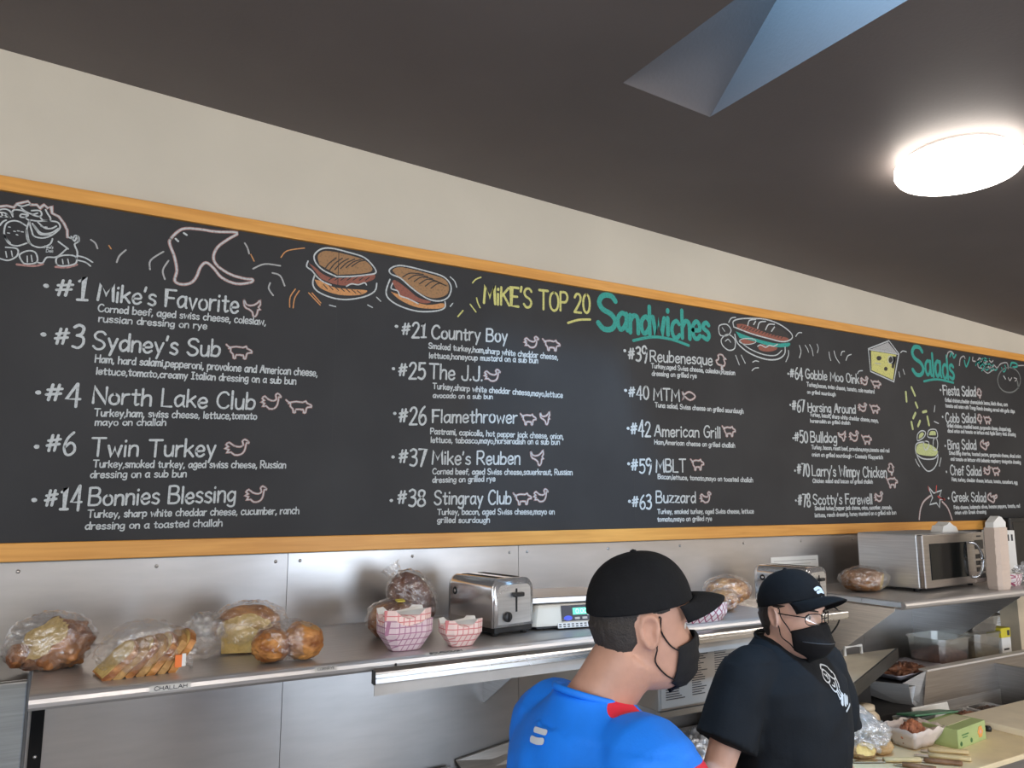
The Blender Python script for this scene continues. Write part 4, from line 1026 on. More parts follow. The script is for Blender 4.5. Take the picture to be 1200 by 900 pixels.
def add_blob(mb, b, M=None, mi=None, smooth=True):
    vs, fs, m = b; mb.add(vs, fs, m if mi is None else mi, smooth, M)
def film(r, seed, base=ICO5, crinkle=0.10, floor=-0.9, tail=None):
    vs = []; off = Vector((seed * 2.3, seed * 5.1, seed))
    for v in base[0]:
        d = 1 + crinkle * noise.noise(v * 2.2 + off) - crinkle * 1.5 * abs(noise.noise(v * 3.5 + off)) - crinkle * 1.1 * abs(noise.noise(Vector((v.x * 9 + v.z * 5, v.y * 5, v.z * 4)) + off)) + crinkle * 0.45 * abs(noise.noise(v * 17 + off))
        p = Vector((v.x * r[0] * d, v.y * r[1] * d, v.z * r[2] * d)); p.z = max(p.z, floor * r[2]); vs.append(p)
    return vs, base[1], 0
def gathered(mb, p0, p1, r0, r1, seed, n=28, rows=9, mi=0):
    """the bunched neck or fan of a bag, pleated"""
    p0, p1 = Vector(p0), Vector(p1); ax = (p1 - p0).normalized(); a = ax.cross(Vector((0, 0, 1)));
    if a.length < 1e-3: a = Vector((1, 0, 0))
    a.normalize(); b = ax.cross(a); rings = []
    for i in range(rows):
        t = i / (rows - 1); c = p0.lerp(p1, t); r = r0 + (r1 - r0) * t ** 1.4
        rings.append([c + (a * math.cos(q) + b * math.sin(q) * 0.75) * r * (1 + 0.22 * math.sin(q * 7 + seed) + 0.25 * noise.noise(Vector((math.cos(q) * 2, math.sin(q) * 2, t * 3 + seed)))) for q in [2 * PI * k / n for k in range(n)]])
    mb.loft(rings, mi, True, False)
def bread(name, label, loc, rz, parts, films, cat='bread', group=None):
    t = thing(name, label, cat, loc, rz, group)
    for nm, mb, mats in parts: mb.build(nm, mats, t)
    mb = MB()
    for f in films: f(mb)
    if films: mb.build('bag', M_film, t, False)
    return t
TR = Matrix.Translation
def RX(a): return Matrix.Rotation(math.radians(a), 4, 'X')
def RY(a): return Matrix.Rotation(math.radians(a), 4, 'Y')
def RZ(a): return Matrix.Rotation(math.radians(a), 4, 'Z')
# 1 half challah at the left end
mb = MB(); add_blob(mb, blob((0.092, 0.085, 0.068), 0.10, 2.4, 3, cut=[((-0.72, -0.42, 0.62), 0.42)], braid=0.16, base=ICO5, ridge=0.10), TR((0.008, 0, 0.056)))
add_blob(mb, blob((0.026, 0.045, 0.03), 0.12, 2.2, 9), TR((-0.066, -0.01, 0.036)), 0)
bread('challah_loaf', 'cut challah loaf in clear wrap at the left end of the shelf', (0.0, -0.31, SZ + 0.002), 0, [('loaf', mb, [M_crust2, M_crumb])],
      [lambda m: add_blob(m, film((0.108, 0.10, 0.078), 1), TR((0, 0, 0.066)))])
# 2 sliced bread, slices leaning
parts = []
prof = [(-0.055, 0), (-0.06, 0.02), (-0.056, 0.05), (-0.066, 0.075), (-0.06, 0.10), (-0.03, 0.115), (0.0, 0.12), (0.03, 0.115), (0.06, 0.10), (0.066, 0.075), (0.056, 0.05), (0.06, 0.02), (0.055, 0)]
t2 = thing('sliced_loaf', 'bag of leaning sliced bread with an orange tag, second from the shelf end', 'bread', (0.200, -0.485, SZ + 0.002), 0.10)
for i in range(7):
    mb = MB(); M = TR((-0.092 + i * 0.025, 0.0, 0.0)) @ RY(47 - i * 2.5) @ RZ(4) @ RX(rnd.uniform(-4, 4))
    poly = [(y * 0.92, z * 0.92) for y, z in prof]
    mb.prism(poly, 'x', -0.004, 0.012, 0 if i % 2 == 0 else 1, M).prism([(y * .93, z * .93 + .004) for y, z in poly], 'x', -0.005, 0.0125, 1, M)
    o = mb.build('bread_slice', [M_crust, M_crumb2 if i % 2 else M_crumb], t2)
mb = MB(); add_blob(mb, film((0.108, 0.085, 0.068), 4), TR((0.0, 0.0, 0.060)) @ RY(-8)); gathered(mb, (0.085, -0.02, 0.035), (0.125, -0.03, 0.03), 0.02, 0.038, 2)
mb.build('bag', M_film, t2, False)
mb = MB().box(0.078, 0.094, -0.052, -0.048, 0.012, 0.042, 0, M=RZ(-8)).box(0.094, 0.103, -0.052, -0.048, 0.014, 0.044, 1, M=RZ(-8))
o = mb.build('price_tag', [mat('orange_tag', (0.85, 0.20, 0.04), 0.5), M_white], t2); o['label'] = 'orange and white tag'
# 3 loaf with the bag end bunched up to its left
mb = MB(); add_blob(mb, blob((0.098, 0.075, 0.066), 0.07, 2.2, 5, cut=[((-0.25, -0.95, -0.12), 0.62)], base=ICO5), TR((0.02, 0.03, 0.058)))
mb2 = MB().prism([(-0.05, 0.004), (0.05, 0.004), (0.052, 0.06), (0.02, 0.078), (-0.02, 0.076), (-0.052, 0.058)], 'y', -0.062, -0.050, 0, RZ(-14))
bread('bagged_loaf', 'tall bread loaf in a clear bag bunched up on its left, behind the challah roll', (0.478, -0.325, SZ + 0.002), 0.0,
      [('loaf', mb, [M_crust, M_crumb]), ('cut_slice', mb2, M_crumb)],
      [lambda m: add_blob(m, film((0.118, 0.095, 0.074), 7), TR((0.02, 0.01, 0.066))), lambda m: gathered(m, (-0.075, -0.03, 0.06), (-0.135, -0.05, 0.055), 0.055, 0.068, 5, rows=12), lambda m: add_blob(m, film((0.055, 0.06, 0.062), 8, crinkle=0.2), TR((-0.105, -0.03, 0.058)))])
# 4 challah roll in wrap
mb = MB(); add_blob(mb, blob((0.052, 0.058, 0.046), 0.06, 2.5, 6, ridge=0.05), TR((-0.042, 0.0, 0.043))); add_blob(mb, blob((0.055, 0.058, 0.054), 0.07, 2.4, 8, ridge=0.05, cut=[((0.35, -0.2, 0.9), 0.80)]), TR((0.042, -0.005, 0.049)))
bread('challah_roll', 'pair of glazed challah rolls in clear wrap, left of the empty shelf space', (0.556, -0.530, SZ + 0.002), 0, [('loaf', mb, [M_crust, M_crumb2])],
      [lambda m: add_blob(m, film((0.09, 0.066, 0.056), 11), TR((0, 0, 0.053)))])
# 5, 6 dark loaves behind the paper trays
mb = MB(); add_blob(mb, blob((0.078, 0.085, 0.058), 0.05, 2.5, 12), TR((0, 0, 0.05)))
t = bread('rye_loaf', 'low brown rye loaf in a bag behind the larger paper tray', (0.935, -0.33, SZ + 0.002), 0, [('loaf', mb, [M_crust2, M_crumb])], [lambda m: add_blob(m, film((0.086, 0.094, 0.062), 13), TR((0, 0, 0.057)))])
MB().box(-0.004, 0.022, -0.03, -0.01, 0.118, 0.122, M=RX(10)).build('twist_tag', mat('yellow_tag', (0.75, 0.62, 0.10), 0.5), t)
mb = MB(); add_blob(mb, blob((0.072, 0.065, 0.098), 0.05, 2.5, 14, floor=-0.99), TR((0, 0, 0.092)) @ RY(-38) @ TR((0, 0, 0.0)))
bread('rye_loaf', 'dark rye loaf leaning upright in a bag beside the left toaster', (1.055, -0.20, SZ + 0.004), 0, [('loaf', mb, [M_dcrust, M_crumb])],
      [lambda m: add_blob(m, film((0.085, 0.075, 0.108), 15, floor=-0.95), TR((0, 0, 0.096)) @ RY(-38)), lambda m: gathered(m, (-0.045, 0, 0.155), (-0.075, 0.02, 0.205), 0.018, 0.042, 3)])
# 7-9 bagged bread right of the man in blue
mb = MB(); add_blob(mb, blob((0.115, 0.075, 0.056), 0.06, 2.5, 16, ridge=0.06), TR((0, 0, 0.05)))
bread('bagged_loaf', 'orange brown loaf in a bag on the shelf between the two men, at the back', (2.43, -0.30, SZ + 0.002), 0.1, [('loaf', mb, [M_crust, M_crumb])], [lambda m: add_blob(m, film((0.125, 0.085, 0.062), 17), TR((0, 0, 0.057)))])
mb = MB(); add_blob(mb, blob((0.05, 0.06, 0.042), 0.08, 2.5, 18, ridge=0.08), TR((0, 0, 0.038)))
bread('bagged_roll', 'small golden roll in wrap at the right end of the checked paper tray', (2.265, -0.44, SZ + 0.002), 0, [('loaf', mb, [M_crust, M_crumb])], [lambda m: add_blob(m, film((0.056, 0.066, 0.046), 19), TR((0, 0, 0.042)))])
mb = MB(); add_blob(mb, blob((0.12, 0.09, 0.056), 0.08, 2.5, 20, cut=[((0.7, -0.7, -0.1), 0.72)], ridge=0.05), TR((0, 0, 0.05)))
bread('bagged_loaf', 'tan bread loaf in a clear bag left of the microwave oven', (3.325, -0.30, SZ + 0.002), -0.15, [('loaf', mb, [mat('tan_crust', (0.40, 0.20, 0.085), 0.45, scale=12, bump=0.3, rgb2=(0.22, 0.095, 0.035)), M_crumb])], [lambda m: add_blob(m, film((0.132, 0.10, 0.062), 21), TR((0, 0, 0.057)))])

# ------------------------------------------------------------------ paper food trays
M_check = plaid('red_check_paper', (0.82, 0.62, 0.57), (0.66, 0.22, 0.22), 58, 58, width=0.09)
M_check2 = plaid('violet_check_paper', (0.70, 0.54, 0.57), (0.40, 0.18, 0.27), 58, 58, width=0.09)
M_lattice = plaid('lattice_paper', (0.78, 0.70, 0.70), (0.36, 0.08, 0.14), 32, 32, True, 0.10)
def ring(w, d, z, r=0.18, scal=0.0, bulge=0.0, n=6):
    """rectangle with clipped corners, n points per side; scal lowers the middle of each side"""
    pts = []; cs = [(-1, -1), (1, -1), (1, 1), (-1, 1)]
    for k in range(4):
        (ax, ay), (bx, by) = cs[k], cs[(k + 1) % 4]
        for i in range(n):
            t = r + (1 - 2 * r) * i / (n - 1)
            u = 2 * (i / (n - 1)) - 1
            x = ax + (bx - ax) * t; y = ay + (by - ay) * t
            pts.append((x * w / 2, y * d / 2, z - scal * (1 - u * u)))
    return pts
def paper_tray(w, d, h, base=0.55, mid=0.42, scal=0.02, th=0.0015):
    outer = [ring(w * base, d * base, 0.0), ring(w * (base + (1 - base) * .95), d * (base + (1 - base) * .95), h * mid), ring(w, d, h, scal=scal)]
    inner = [ring(w - th * 2, d - th * 2, h, scal=scal), ring(w * (base + (1 - base) * .95) - th * 3, d * (base + (1 - base) * .95) - th * 3, h * mid), ring(w * base - th * 2, d * base - th * 2, 0.002)]
    return outer, inner
def tray_thing(name, label, loc, rz, w, d, h, mats, base=0.55, mid=0.42, scal=0.02, group=None):
    t = thing(name, label, 'paper tray', loc, rz, group); outer, inner = paper_tray(w, d, h, base, mid, scal)
    mb = MB(); mb.loft(outer, 0, False, True).loft(inner, 1, False, True)
    n = len(outer[0]); k = len(mb.v) - 0
    a = len(outer) * n
    mb.add(outer[-1] + inner[0], [(i, (i + 1) % n, n + (i + 1) % n, n + i) for i in range(n)], 1)
    mb.build('tray_wall', mats, t, True)
    return t
t = tray_thing('paper_tray', 'larger red checked paper food tray in front of the low rye loaf', (0.893, -0.535, SZ + 0.001), 0.02, 0.150, 0.10, 0.088, [M_check2, M_white], 0.56, 0.55, 0.018)
t = tray_thing('paper_tray', 'pink checked paper tray nested inside the larger tray at the shelf front', (0.892, -0.530, SZ + 0.032), 0.02, 0.146, 0.098, 0.085, [M_check, M_white], 0.62, 0.42, 0.026)
t = tray_thing('paper_tray', 'smaller red checked paper food tray at the foot of the left toaster', (1.062, -0.560, SZ + 0.001), -0.04, 0.120, 0.085, 0.078, [M_check, M_white], 0.55, 0.50, 0.022)
t = tray_thing('paper_tray', 'long lattice printed paper tray on the shelf between the two men', (2.00, -0.575, SZ + 0.001), 0.0, 0.235, 0.09, 0.062, [M_lattice, M_white], 0.80, 0.40, 0.008)
t = tray_thing('paper_tray', 'small red printed paper tray right of the tall tray stack', (4.20, -0.50, SZ + 0.001), 0.1, 0.12, 0.085, 0.062, [M_lattice, M_white], 0.8, 0.5, 0.006)
# the tall stack: trays nested one in the other
M_beige = mat('beige_paper', (0.62, 0.50, 0.42), 0.7, var=0.06)
outer, inner = paper_tray(0.112, 0.075, 0.035, 0.90, 0.5, 0.0)
mbk = MB(); mbk.loft(outer, 0, False, True).loft(inner, 0, False, True); n_ = len(outer[0]); mbk.add(outer[-1] + inner[0], [(i, (i + 1) % n_, n_ + (i + 1) % n_, n_ + i) for i in range(n_)], 0)
stack_me = mbk.mesh('paper_tray', M_beige)
for i in range(23):
    o = bpy.data.objects.new('paper_tray', stack_me); col.objects.link(o)
    o.location = (3.972 + 0.0012 * i * 0.4 + rnd.uniform(-.001, .001), -0.568 + rnd.uniform(-.001, .001), SZ + 0.001 + i * 0.0118); o.rotation_euler = (0, 0, rnd.uniform(-.02, .02))
    tag(o, 'beige paper tray nested in the tall stack in front of the microwave', 'paper tray', 'beige paper trays nested in the tall stack')
mb = MB(); mb.prism([(-0.05, 0.0), (0.06, 0.0), (0.062, 0.03), (0.03, 0.055), (0.005, 0.06), (-0.02, 0.045), (-0.045, 0.03)], 'y', -0.02, 0.02)
t = mb.build('paper_tray', M_white); t.location = (3.982, -0.568, SZ + 0.291); tag(t, 'folded white paper tray lying on top of the tall stack', 'paper tray')
mb = MB(); mb.prism([(-0.07, 0.0), (0.07, 0.0), (0.055, 0.025), (0.03, 0.032), (0.0, 0.05), (-0.025, 0.035), (-0.055, 0.03)], 'y', -0.03, 0.03)
t = mb.build('paper_tray', M_white); t.location = (3.905, -0.36, SZ + 0.2695); tag(t, 'crumpled white paper tray on top of the microwave oven', 'paper tray')

# ------------------------------------------------------------------ toasters
def toaster(label, loc, rz, cord=False):
    t = thing('toaster', label, 'toaster', loc, rz); W, L, H = 0.164, 0.265, 0.178
    def prof(w, z0, z1, r=0.034):
        p = [(-w / 2, z0), (-w / 2 + 0.004, z1 - r)]
        p = [(-w / 2, z0)] + [(-w / 2 + r - r * math.cos(a), z1 - r + r * math.sin(a)) for a in [PI / 2 * k / 6 for k in range(7)]]
        return p + [(-x, z) for x, z in reversed(p)]
    mb = MB(); pf = prof(W, 0.026, H)
    mb.loft([[(x, y, z) for x, z in pf] for y in (-L / 2 + 0.012, -L / 2 + 0.02, L / 2 - 0.02, L / 2 - 0.012)], 0, True)
    p2 = prof(W - 0.006, 0.028, H - 0.004)
    mb.loft([[(x, y, z) for x, z in p2] for y in (-L / 2 + 0.004, -L / 2 + 0.016)], 0, True).loft([[(x, y, z) for x, z in p2] for y in (L / 2 - 0.016, L / 2 - 0.004)], 0, True)
    mb.build('body', M_chrome, t)
    M_endp = steel('end_panel_steel', (0.78, 0.77, 0.76), 0.28, (1, 1, 20), metal=0.8)
    p3 = prof(W - 0.03, 0.036, H - 0.02, 0.02)
    for s in (-1, 1):
        mb = MB(); mb.loft([[(x, s * y, z) for x, z in p3] for y in (L / 2 - 0.005, L / 2 - 0.0015)], 0, False); mb.build('end_panel', M_endp, t)
    MB().box(-W / 2 + 0.004, W / 2 - 0.004, -L / 2 + 0.006, L / 2 - 0.006, 0.010, 0.027, r=0.003).build('base', M_black, t)
    for s in (-1, 1):
        for q in (-1, 1): MB().lathe([(0.011, 0), (0.013, 0.012)], 14, M=TR((s * (W / 2 - 0.022), q * (L / 2 - 0.03), 0))).build('foot', M_rubber, t)
    for s in (-1, 1): MB().box(s * 0.034 - 0.014, s * 0.034 + 0.014, -L / 2 + 0.035, L / 2 - 0.035, H - 0.012, H + 0.0008, r=0.001).build('slot', M_dark, t)
    MB().box(0.004, 0.010, -L / 2 - 0.0005, -L / 2 + 0.003, 0.072, 0.145).build('lever_slot', M_dark, t)
    MB().box(-0.014, 0.028, -L / 2 - 0.018, -L / 2 - 0.0005, 0.120, 0.134, r=0.004).build('lever', M_black, t)
    mb = MB(); mb.lathe([(0.016, 0), (0.016, 0.010), (0.013, 0.013), (0.001, 0.013)], 20, M=TR((-0.034, -L / 2 + 0.001, 0.060)) @ RX(90)); mb.box(-0.036, -0.032, -L / 2 - 0.016, -L / 2 - 0.010, 0.046, 0.074); mb.build('knob', M_black, t)
    mb = MB(); mb.lathe([(0.013, 0), (0.013, 0.002), (0.010, 0.0025)], 20, 0, M=TR((-W / 2 + 0.0015, L / 2 - 0.045, H - 0.052)) @ RY(-90)); mb.lathe([(0.006, 0.002), (0.005, 0.003)], 12, 1, M=TR((-W / 2 + 0.0015, L / 2 - 0.045, H - 0.052)) @ RY(-90)); mb.build('badge', [M_black, M_chrome], t)
    if cord:
        MB().tube(spline([(0.05, -L / 2 + 0.02, 0.015), (0.10, -L / 2 - 0.01, 0.005), (0.125, -L / 2 - 0.025, -0.03), (0.125, -L / 2 + 0.0, -0.09), (0.10, -L / 2 + 0.06, -0.15), (0.05, -L / 2 + 0.2, -0.20), (0.03, 0.20, -0.22)], 6), 0.0035, 8).build('cord', M_rubber, t)
    return t
toaster('chrome two slot toaster on the shelf left of the white scale', (1.268, -0.365, SZ + 0.001), math.radians(9))
toaster('chrome toaster behind the man in the black cap, printed note behind it', (2.83, -0.285, 1.433), math.radians(12), True)

# ------------------------------------------------------------------ digital scale
t = thing('digital_scale', 'white digital scale with steel platter beside the left toaster', 'scale', (1.540, -0.375, SZ + 0.001), math.radians(-9))
M_cream_pl = mat('cream_plastic', (0.66, 0.62, 0.54), 0.4, var=0.03)
w, d = 0.30, 0.24
mb = MB(); mb.loft([ring(w, d, 0.014, 0.04), ring(w, d, 0.022, 0.04), ring(w - 0.022, d - 0.022, 0.080, 0.05), ring(w - 0.03, d - 0.03, 0.083, 0.05)], 0, False); mb.build('body', M_cream_pl, t)
mb = MB(); mb.box(-w / 2 - 0.004, w / 2 + 0.004, -d / 2 - 0.002, d / 2 + 0.004, 0.088, 0.108, r=0.003); mb.build('platter', steel('platter_steel', (0.50, 0.46, 0.43), 0.3, (1, 30, 1)), t)
MB().box(-0.1, 0.1, -0.08, 0.08, 0.082, 0.089).build('platter_support', M_dark, t)
for sx in (-1, 1):
    for sy in (-1, 1): MB().lathe([(0.012, 0), (0.014, 0.014)], 12, M=TR((sx * 0.11, sy * 0.085, 0))).build('foot', M_rubber, t)
MB().box(-w / 2 + 0.02, w / 2 - 0.02, -d / 2 + 0.02, d / 2 - 0.02, 0.004, 0.0145).build('underside', M_black, t)
Mf = TR((0, -d / 2 + 0.0040, 0.05)) @ RX(-10.7)
MB().box(-0.045, 0.115, -0.0035, 0.001, -0.024, 0.027, 0, M=Mf).build('display_panel', mat('panel_navy', (0.012, 0.014, 0.03), 0.3), t)
mb = MB().box(-0.005, 0.055, -0.005, -0.003, -0.004, 0.018, 0, M=Mf); mb.build('display', emit('display_green', (0.10, 0.55, 0.36), 0.55), t)
mb = MB(); write(mb, '0.00', 0.006, 0.0005, 0.046, 0.0005, 0.013, 0.013, 0.0022, lambda u, v: Mf @ Vector((u, -0.0055, v)), 0); mb.build('display_digits', emit('digit_green', (0.45, 0.95, 0.70), 0.8), t, False)
mb = MB(); mb.add([Mf @ Vector((-0.024 + 0.016 * math.cos(2 * PI * k / 16), -0.0040, -0.014 + 0.008 * math.sin(2 * PI * k / 16))) for k in range(16)], [tuple(range(16))]); mb.build('badge', mat('badge_blue', (0.05, 0.10, 0.75), 0.4), t, False)
mb = MB()
for x in range(6): mb.box(-0.055 + x * 0.028, -0.037 + x * 0.028, -0.0052, -0.003, -0.019, -0.012 if x > 1 else -0.0185, M=Mf)
for x in range(5): mb.box(0.048 + (x % 2) * 0.022, 0.062 + (x % 2) * 0.022, -0.0052, -0.003, -0.008 + 0.01 * (x // 2), -0.003 + 0.01 * (x // 2), M=Mf)
mb.build('keypad', M_flap, t)
mb = MB().box(-0.062, 0.115, -0.001, 0.0025, -0.045, -0.028, 0, M=Mf); mb.build('legend_strip', M_white, t)
mb = MB()
for r_ in range(2):
    for x in range(11): mb.box(-0.058 + x * 0.0155, -0.049 + x * 0.0155 , -0.0016, -0.0008, -0.042 + r_ * 0.007, -0.0385 + r_ * 0.007, M=Mf)
mb.build('legend_print', M_ink, t)

# ------------------------------------------------------------------ printed note, right-hand group
t = MB().box(3.02, 3.365, -0.0125, -0.0115, 1.525, 1.622, 0); mb = t
for i in range(5): mb.box(3.04, 3.04 + rnd.uniform(.24, .31), -0.0132, -0.012, 1.60 - i * 0.017, 1.6035 - i * 0.017, 1)
o = mb.build('paper_note', [M_white, M_flap]); tag(o, 'white printed paper note taped to the steel wall behind the rear toaster', 'note')

mw = thing('microwave_oven', 'steel microwave oven with a curved handle on the right shelf', 'microwave', (3.79, -0.29, SZ + 0.001), math.radians(4.5))
W, D, H = 0.60, 0.30, 0.268
M_mw = steel('microwave_steel', (0.66, 0.67, 0.68), 0.36, (1, 1, 24), metal=0.75); M_mwf = steel('microwave_front', (0.46, 0.43, 0.41), 0.33, (1, 1, 24))
MB().box(-W / 2, W / 2, -D / 2, D / 2, 0.016, H, r=0.006).build('case', M_mw, mw)
for sx in (-1, 1):
    for sy in (-1, 1): MB().lathe([(0.012, 0), (0.014, 0.017)], 12, M=TR((sx * 0.26, sy * 0.11, 0))).build('foot', M_rubber, mw)
mb = MB().box(-W / 2, W / 2 - 0.115, -D / 2 - 0.028, -D / 2 - 0.001, 0.018, H - 0.002, r=0.005); door = mb.build('door', M_mwf, mw)
MB().box(-W / 2 + 0.055, W / 2 - 0.19, -D / 2 - 0.031, -D / 2 - 0.026, 0.055, H - 0.045, r=0.002).build('window', mat('oven_glass', (0.006, 0.007, 0.007), 0.12, spec=0.25), door)
mb = MB(); xh = W / 2 - 0.158
mb.tube(spline([(xh, -D / 2 - 0.028, H - 0.05), (xh + 0.01, -D / 2 - 0.052, H - 0.055), (xh + 0.026, -D / 2 - 0.066, H - 0.09), (xh + 0.032, -D / 2 - 0.07, 0.14), (xh + 0.026, -D / 2 - 0.066, 0.085), (xh + 0.01, -D / 2 - 0.052, 0.055), (xh, -D / 2 - 0.028, 0.05)], 5), 0.010, 10, flat=0.7)
mb.build('handle', steel('handle_steel', (0.72, 0.74, 0.78), 0.25), door)
mb = MB().box(W / 2 - 0.113, W / 2, -D / 2 - 0.026, -D / 2 - 0.001, 0.018, H - 0.002, r=0.004); cp = mb.build('control_panel', M_mwf, mw)
MB().box(W / 2 - 0.100, W / 2 - 0.014, -D / 2 - 0.028, -D / 2 - 0.025, H - 0.085, H - 0.04).build('display', M_black, cp)
mb = MB()
for r_ in range(4):
    for c in range(3): mb.box(W / 2 - 0.098 + c * 0.030, W / 2 - 0.074 + c * 0.030, -D / 2 - 0.028, -D / 2 - 0.025, 0.04 + r_ * 0.032, 0.062 + r_ * 0.032)
mb.build('keypad', M_black, cp)
MB().box(W / 2 - 0.075, W / 2 - 0.03, -D / 2 - 0.0272, -D / 2 - 0.025, H - 0.026, H - 0.018).build('badge', M_ink, cp)
# tray table edge and dark objects under the microwave front
mb = MB().box(3.30, 3.36, -0.10, -0.02, 1.66, 1.66)

wb = thing('carton', 'tall white carton with two dark marks right of the tray stack', 'carton', (4.545, -0.28, SZ + 0.001))
MB().box(-0.055, 0.055, -0.06, 0.06, 0, 0.262, r=0.003).build('box', M_white, wb)
mb = MB()
for s in (-0.024, 0.014): mb.box(s, s + 0.016, -0.0615, -0.060, 0.205, 0.24)
mb.build('printed_mark', M_ink, wb)
bb = thing('black_panel', 'large black panel standing at the far right edge in front of the board', 'panel', (5.05, -0.12, SZ + 0.001))
MB().box(-0.215, 0.4, -0.08, 0.06, 0.0, 0.325, r=0.01).build('housing', M_black, bb)
MB().box(-0.19, 0.38, -0.082, -0.078, 0.03, 0.30, r=0.002).build('face', mat('black_glass', (0.008, 0.008, 0.009), 0.15), bb)
t = MB(); add_blob(t, film((0.10, 0.07, 0.05), 31, crinkle=0.25), TR((0, 0, 0.046))); gathered(t, (-0.05, -0.02, 0.05), (-0.1, -0.03, 0.08), 0.02, 0.045, 4)
o = t.build('plastic_bag', M_film2, None, False); o.location = (4.40, -0.50, SZ + 0.001); tag(o, 'loose crumpled clear plastic bag at the right end of the right shelf', 'plastic bag')
t = MB().box(4.915, 5.17, -0.0125, -0.0115, 1.131, 1.30, 0)
for i in range(9): t.box(4.935, 4.935 + rnd.uniform(.12, .21), -0.0132, -0.012, 1.275 - i * 0.014, 1.2785 - i * 0.014, 1)
o = t.build('paper_notice', [M_white, M_flap]); tag(o, 'white printed notice on the steel wall under the right shelf', 'notice')
struct('trim_5', MB().box(4.985, 5.08, -0.12, -0.013, 0, 1.43), mat('cream_post', (0.62, 0.52, 0.38), 0.6))

# ================================================================== sandwich counter at the right
TZ = 0.93
pt = thing('sandwich_counter', 'steel sandwich counter with food wells and raised hood at the lower right', 'counter', (3.5, -0.5, 0))
M_ctr = steel('counter_steel', (0.42, 0.42, 0.42), 0.38); M_lite = mat('light_steel_edge', (0.62, 0.57, 0.52), 0.4, var=0.05)
kid(MB().box(2.30, 4.9, -0.97, -0.06, 0.10, 0.88, r=0.004), 'body', M_dark, pt)
mb = MB().box(2.28, 4.92, -0.99, -0.60, 0.88, TZ - 0.001, r=0.004).box(2.28, 3.40, -0.605, -0.345, 0.88, TZ - 0.001).box(2.28, 4.92, -0.35, -0.04, 0.88, TZ - 0.001, r=0.003); kid(mb, 'top', M_ctr, pt)
for x in (2.34, 4.86):
    for y in (-0.93, -0.1): kid(MB().lathe([(0.03, 0), (0.02, 0.02), (0.02, 0.10)], 14, M=TR((x, y, 0))), 'foot', M_black, pt)
kid(MB().box(3.41, 4.9, -0.605, -0.440, 0.86, 0.8795), 'well_floor', M_ctr, pt)
kid(MB().box(3.40, 4.9, -0.452, -0.440, 0.80, 0.972), 'well_back', steel('well_steel', (0.62, 0.60, 0.58), 0.42, metal=0.8), pt)
mb = MB().add([(3.484, -0.45, 0.972), (4.62, -0.45, 0.972), (4.66, -0.43, 1.112), (3.55, -0.43, 1.108), (3.484, -0.442, 0.972), (4.62, -0.442, 0.972), (4.66, -0.422, 1.112), (3.55, -0.422, 1.108)], [(0, 1, 2, 3), (7, 6, 5, 4), (0, 4, 5, 1), (1, 5, 6, 2), (2, 6, 7, 3), (3, 7, 4, 0)])
hood = kid(mb, 'hood', steel('hood_steel', (0.36, 0.33, 0.31), 0.38), pt)
kid(MB().box(3.545, 4.66, -0.440, -0.395, 1.108, 1.118, r=0.003), 'hood_edge', M_lite, pt)
mb = MB().add([(3.55, -0.43, 1.112), (3.484, -0.45, 0.965), (3.476, -0.415, 0.955), (3.462, -0.33, 1.03), (3.556, -0.425, 1.112), (3.490, -0.445, 0.965), (3.482, -0.41, 0.955), (3.468, -0.325, 1.03)], [(0, 1, 2, 3), (7, 6, 5, 4), (0, 3, 7, 4), (1, 5, 6, 2), (2, 6, 7, 3), (0, 4, 5, 1)])
kid(mb, 'hood_cheek', steel('cheek_steel', (0.55, 0.55, 0.55), 0.42, metal=0.8), pt)
kid(MB().box(4.115, 4.13, -0.60, -0.43, 0.90, 1.09), 'divider', steel('divider_steel', (0.30, 0.29, 0.28), 0.4), pt)
# left housing, dark to stand in for the shaded gap, and raised meat well
kid(MB().box(2.50, 3.385, -0.49, -0.10, TZ - 0.02, 0.985, r=0.004), 'housing', M_dark, pt)
mb = MB().add([(3.25, -0.27, 1.075), (3.37, -0.455, 1.075), (3.395, -0.455, 0.965), (3.27, -0.27, 1.02), (3.258, -0.265, 1.075), (3.378, -0.45, 1.075), (3.403, -0.45, 0.965), (3.278, -0.265, 1.02)], [(0, 1, 2, 3), (7, 6, 5, 4), (0, 4, 5, 1), (1, 5, 6, 2), (2, 6, 7, 3), (3, 7, 4, 0)])
kid(mb, 'well_end', steel('end_steel', (0.50, 0.50, 0.50), 0.45, metal=0.8), pt)
kid(MB().box(3.39, 3.86, -0.40, -0.12, TZ - 0.02, 1.045, r=0.003), 'well', M_ctr, pt)
lid = thing('counter_lid', 'tan steel lid with a white handle propped open left of the meat', 'lid', (2.95, -0.5, 1.14))
LA, LB, LC, LD = Vector((3.02, -0.33, 1.205)), Vector((3.48, -0.33, 1.20)), Vector((2.74, -0.64, 1.185)), Vector((2.56, -0.60, 1.19))
up = Vector((0, 0, 0.004)); dn = Vector((0.01, 0.012, -0.035))
def quadbox(q, u, d): return [p + u for p in q] + [p + d for p in q]
QF = [(0, 1, 2, 3), (7, 6, 5, 4), (0, 4, 5, 1), (1, 5, 6, 2), (2, 6, 7, 3), (3, 7, 4, 0)]
kid(MB().add(quadbox([LA, LB, LC, LD], up, up * 0), QF), 'plate', steel('lid_steel', (0.74, 0.67, 0.53), 0.42, metal=0.3), lid)
kid(MB().add(quadbox([LB, LC, LC + Vector((0.02, 0.0, 0)), LB + Vector((0.02, 0.0, 0))], up, Vector((0.0, 0.0, -0.05))), QF), 'rim', steel('lid_rim', (0.16, 0.16, 0.155), 0.4), lid)
hx = Vector((3.085, -0.35, 1.21))
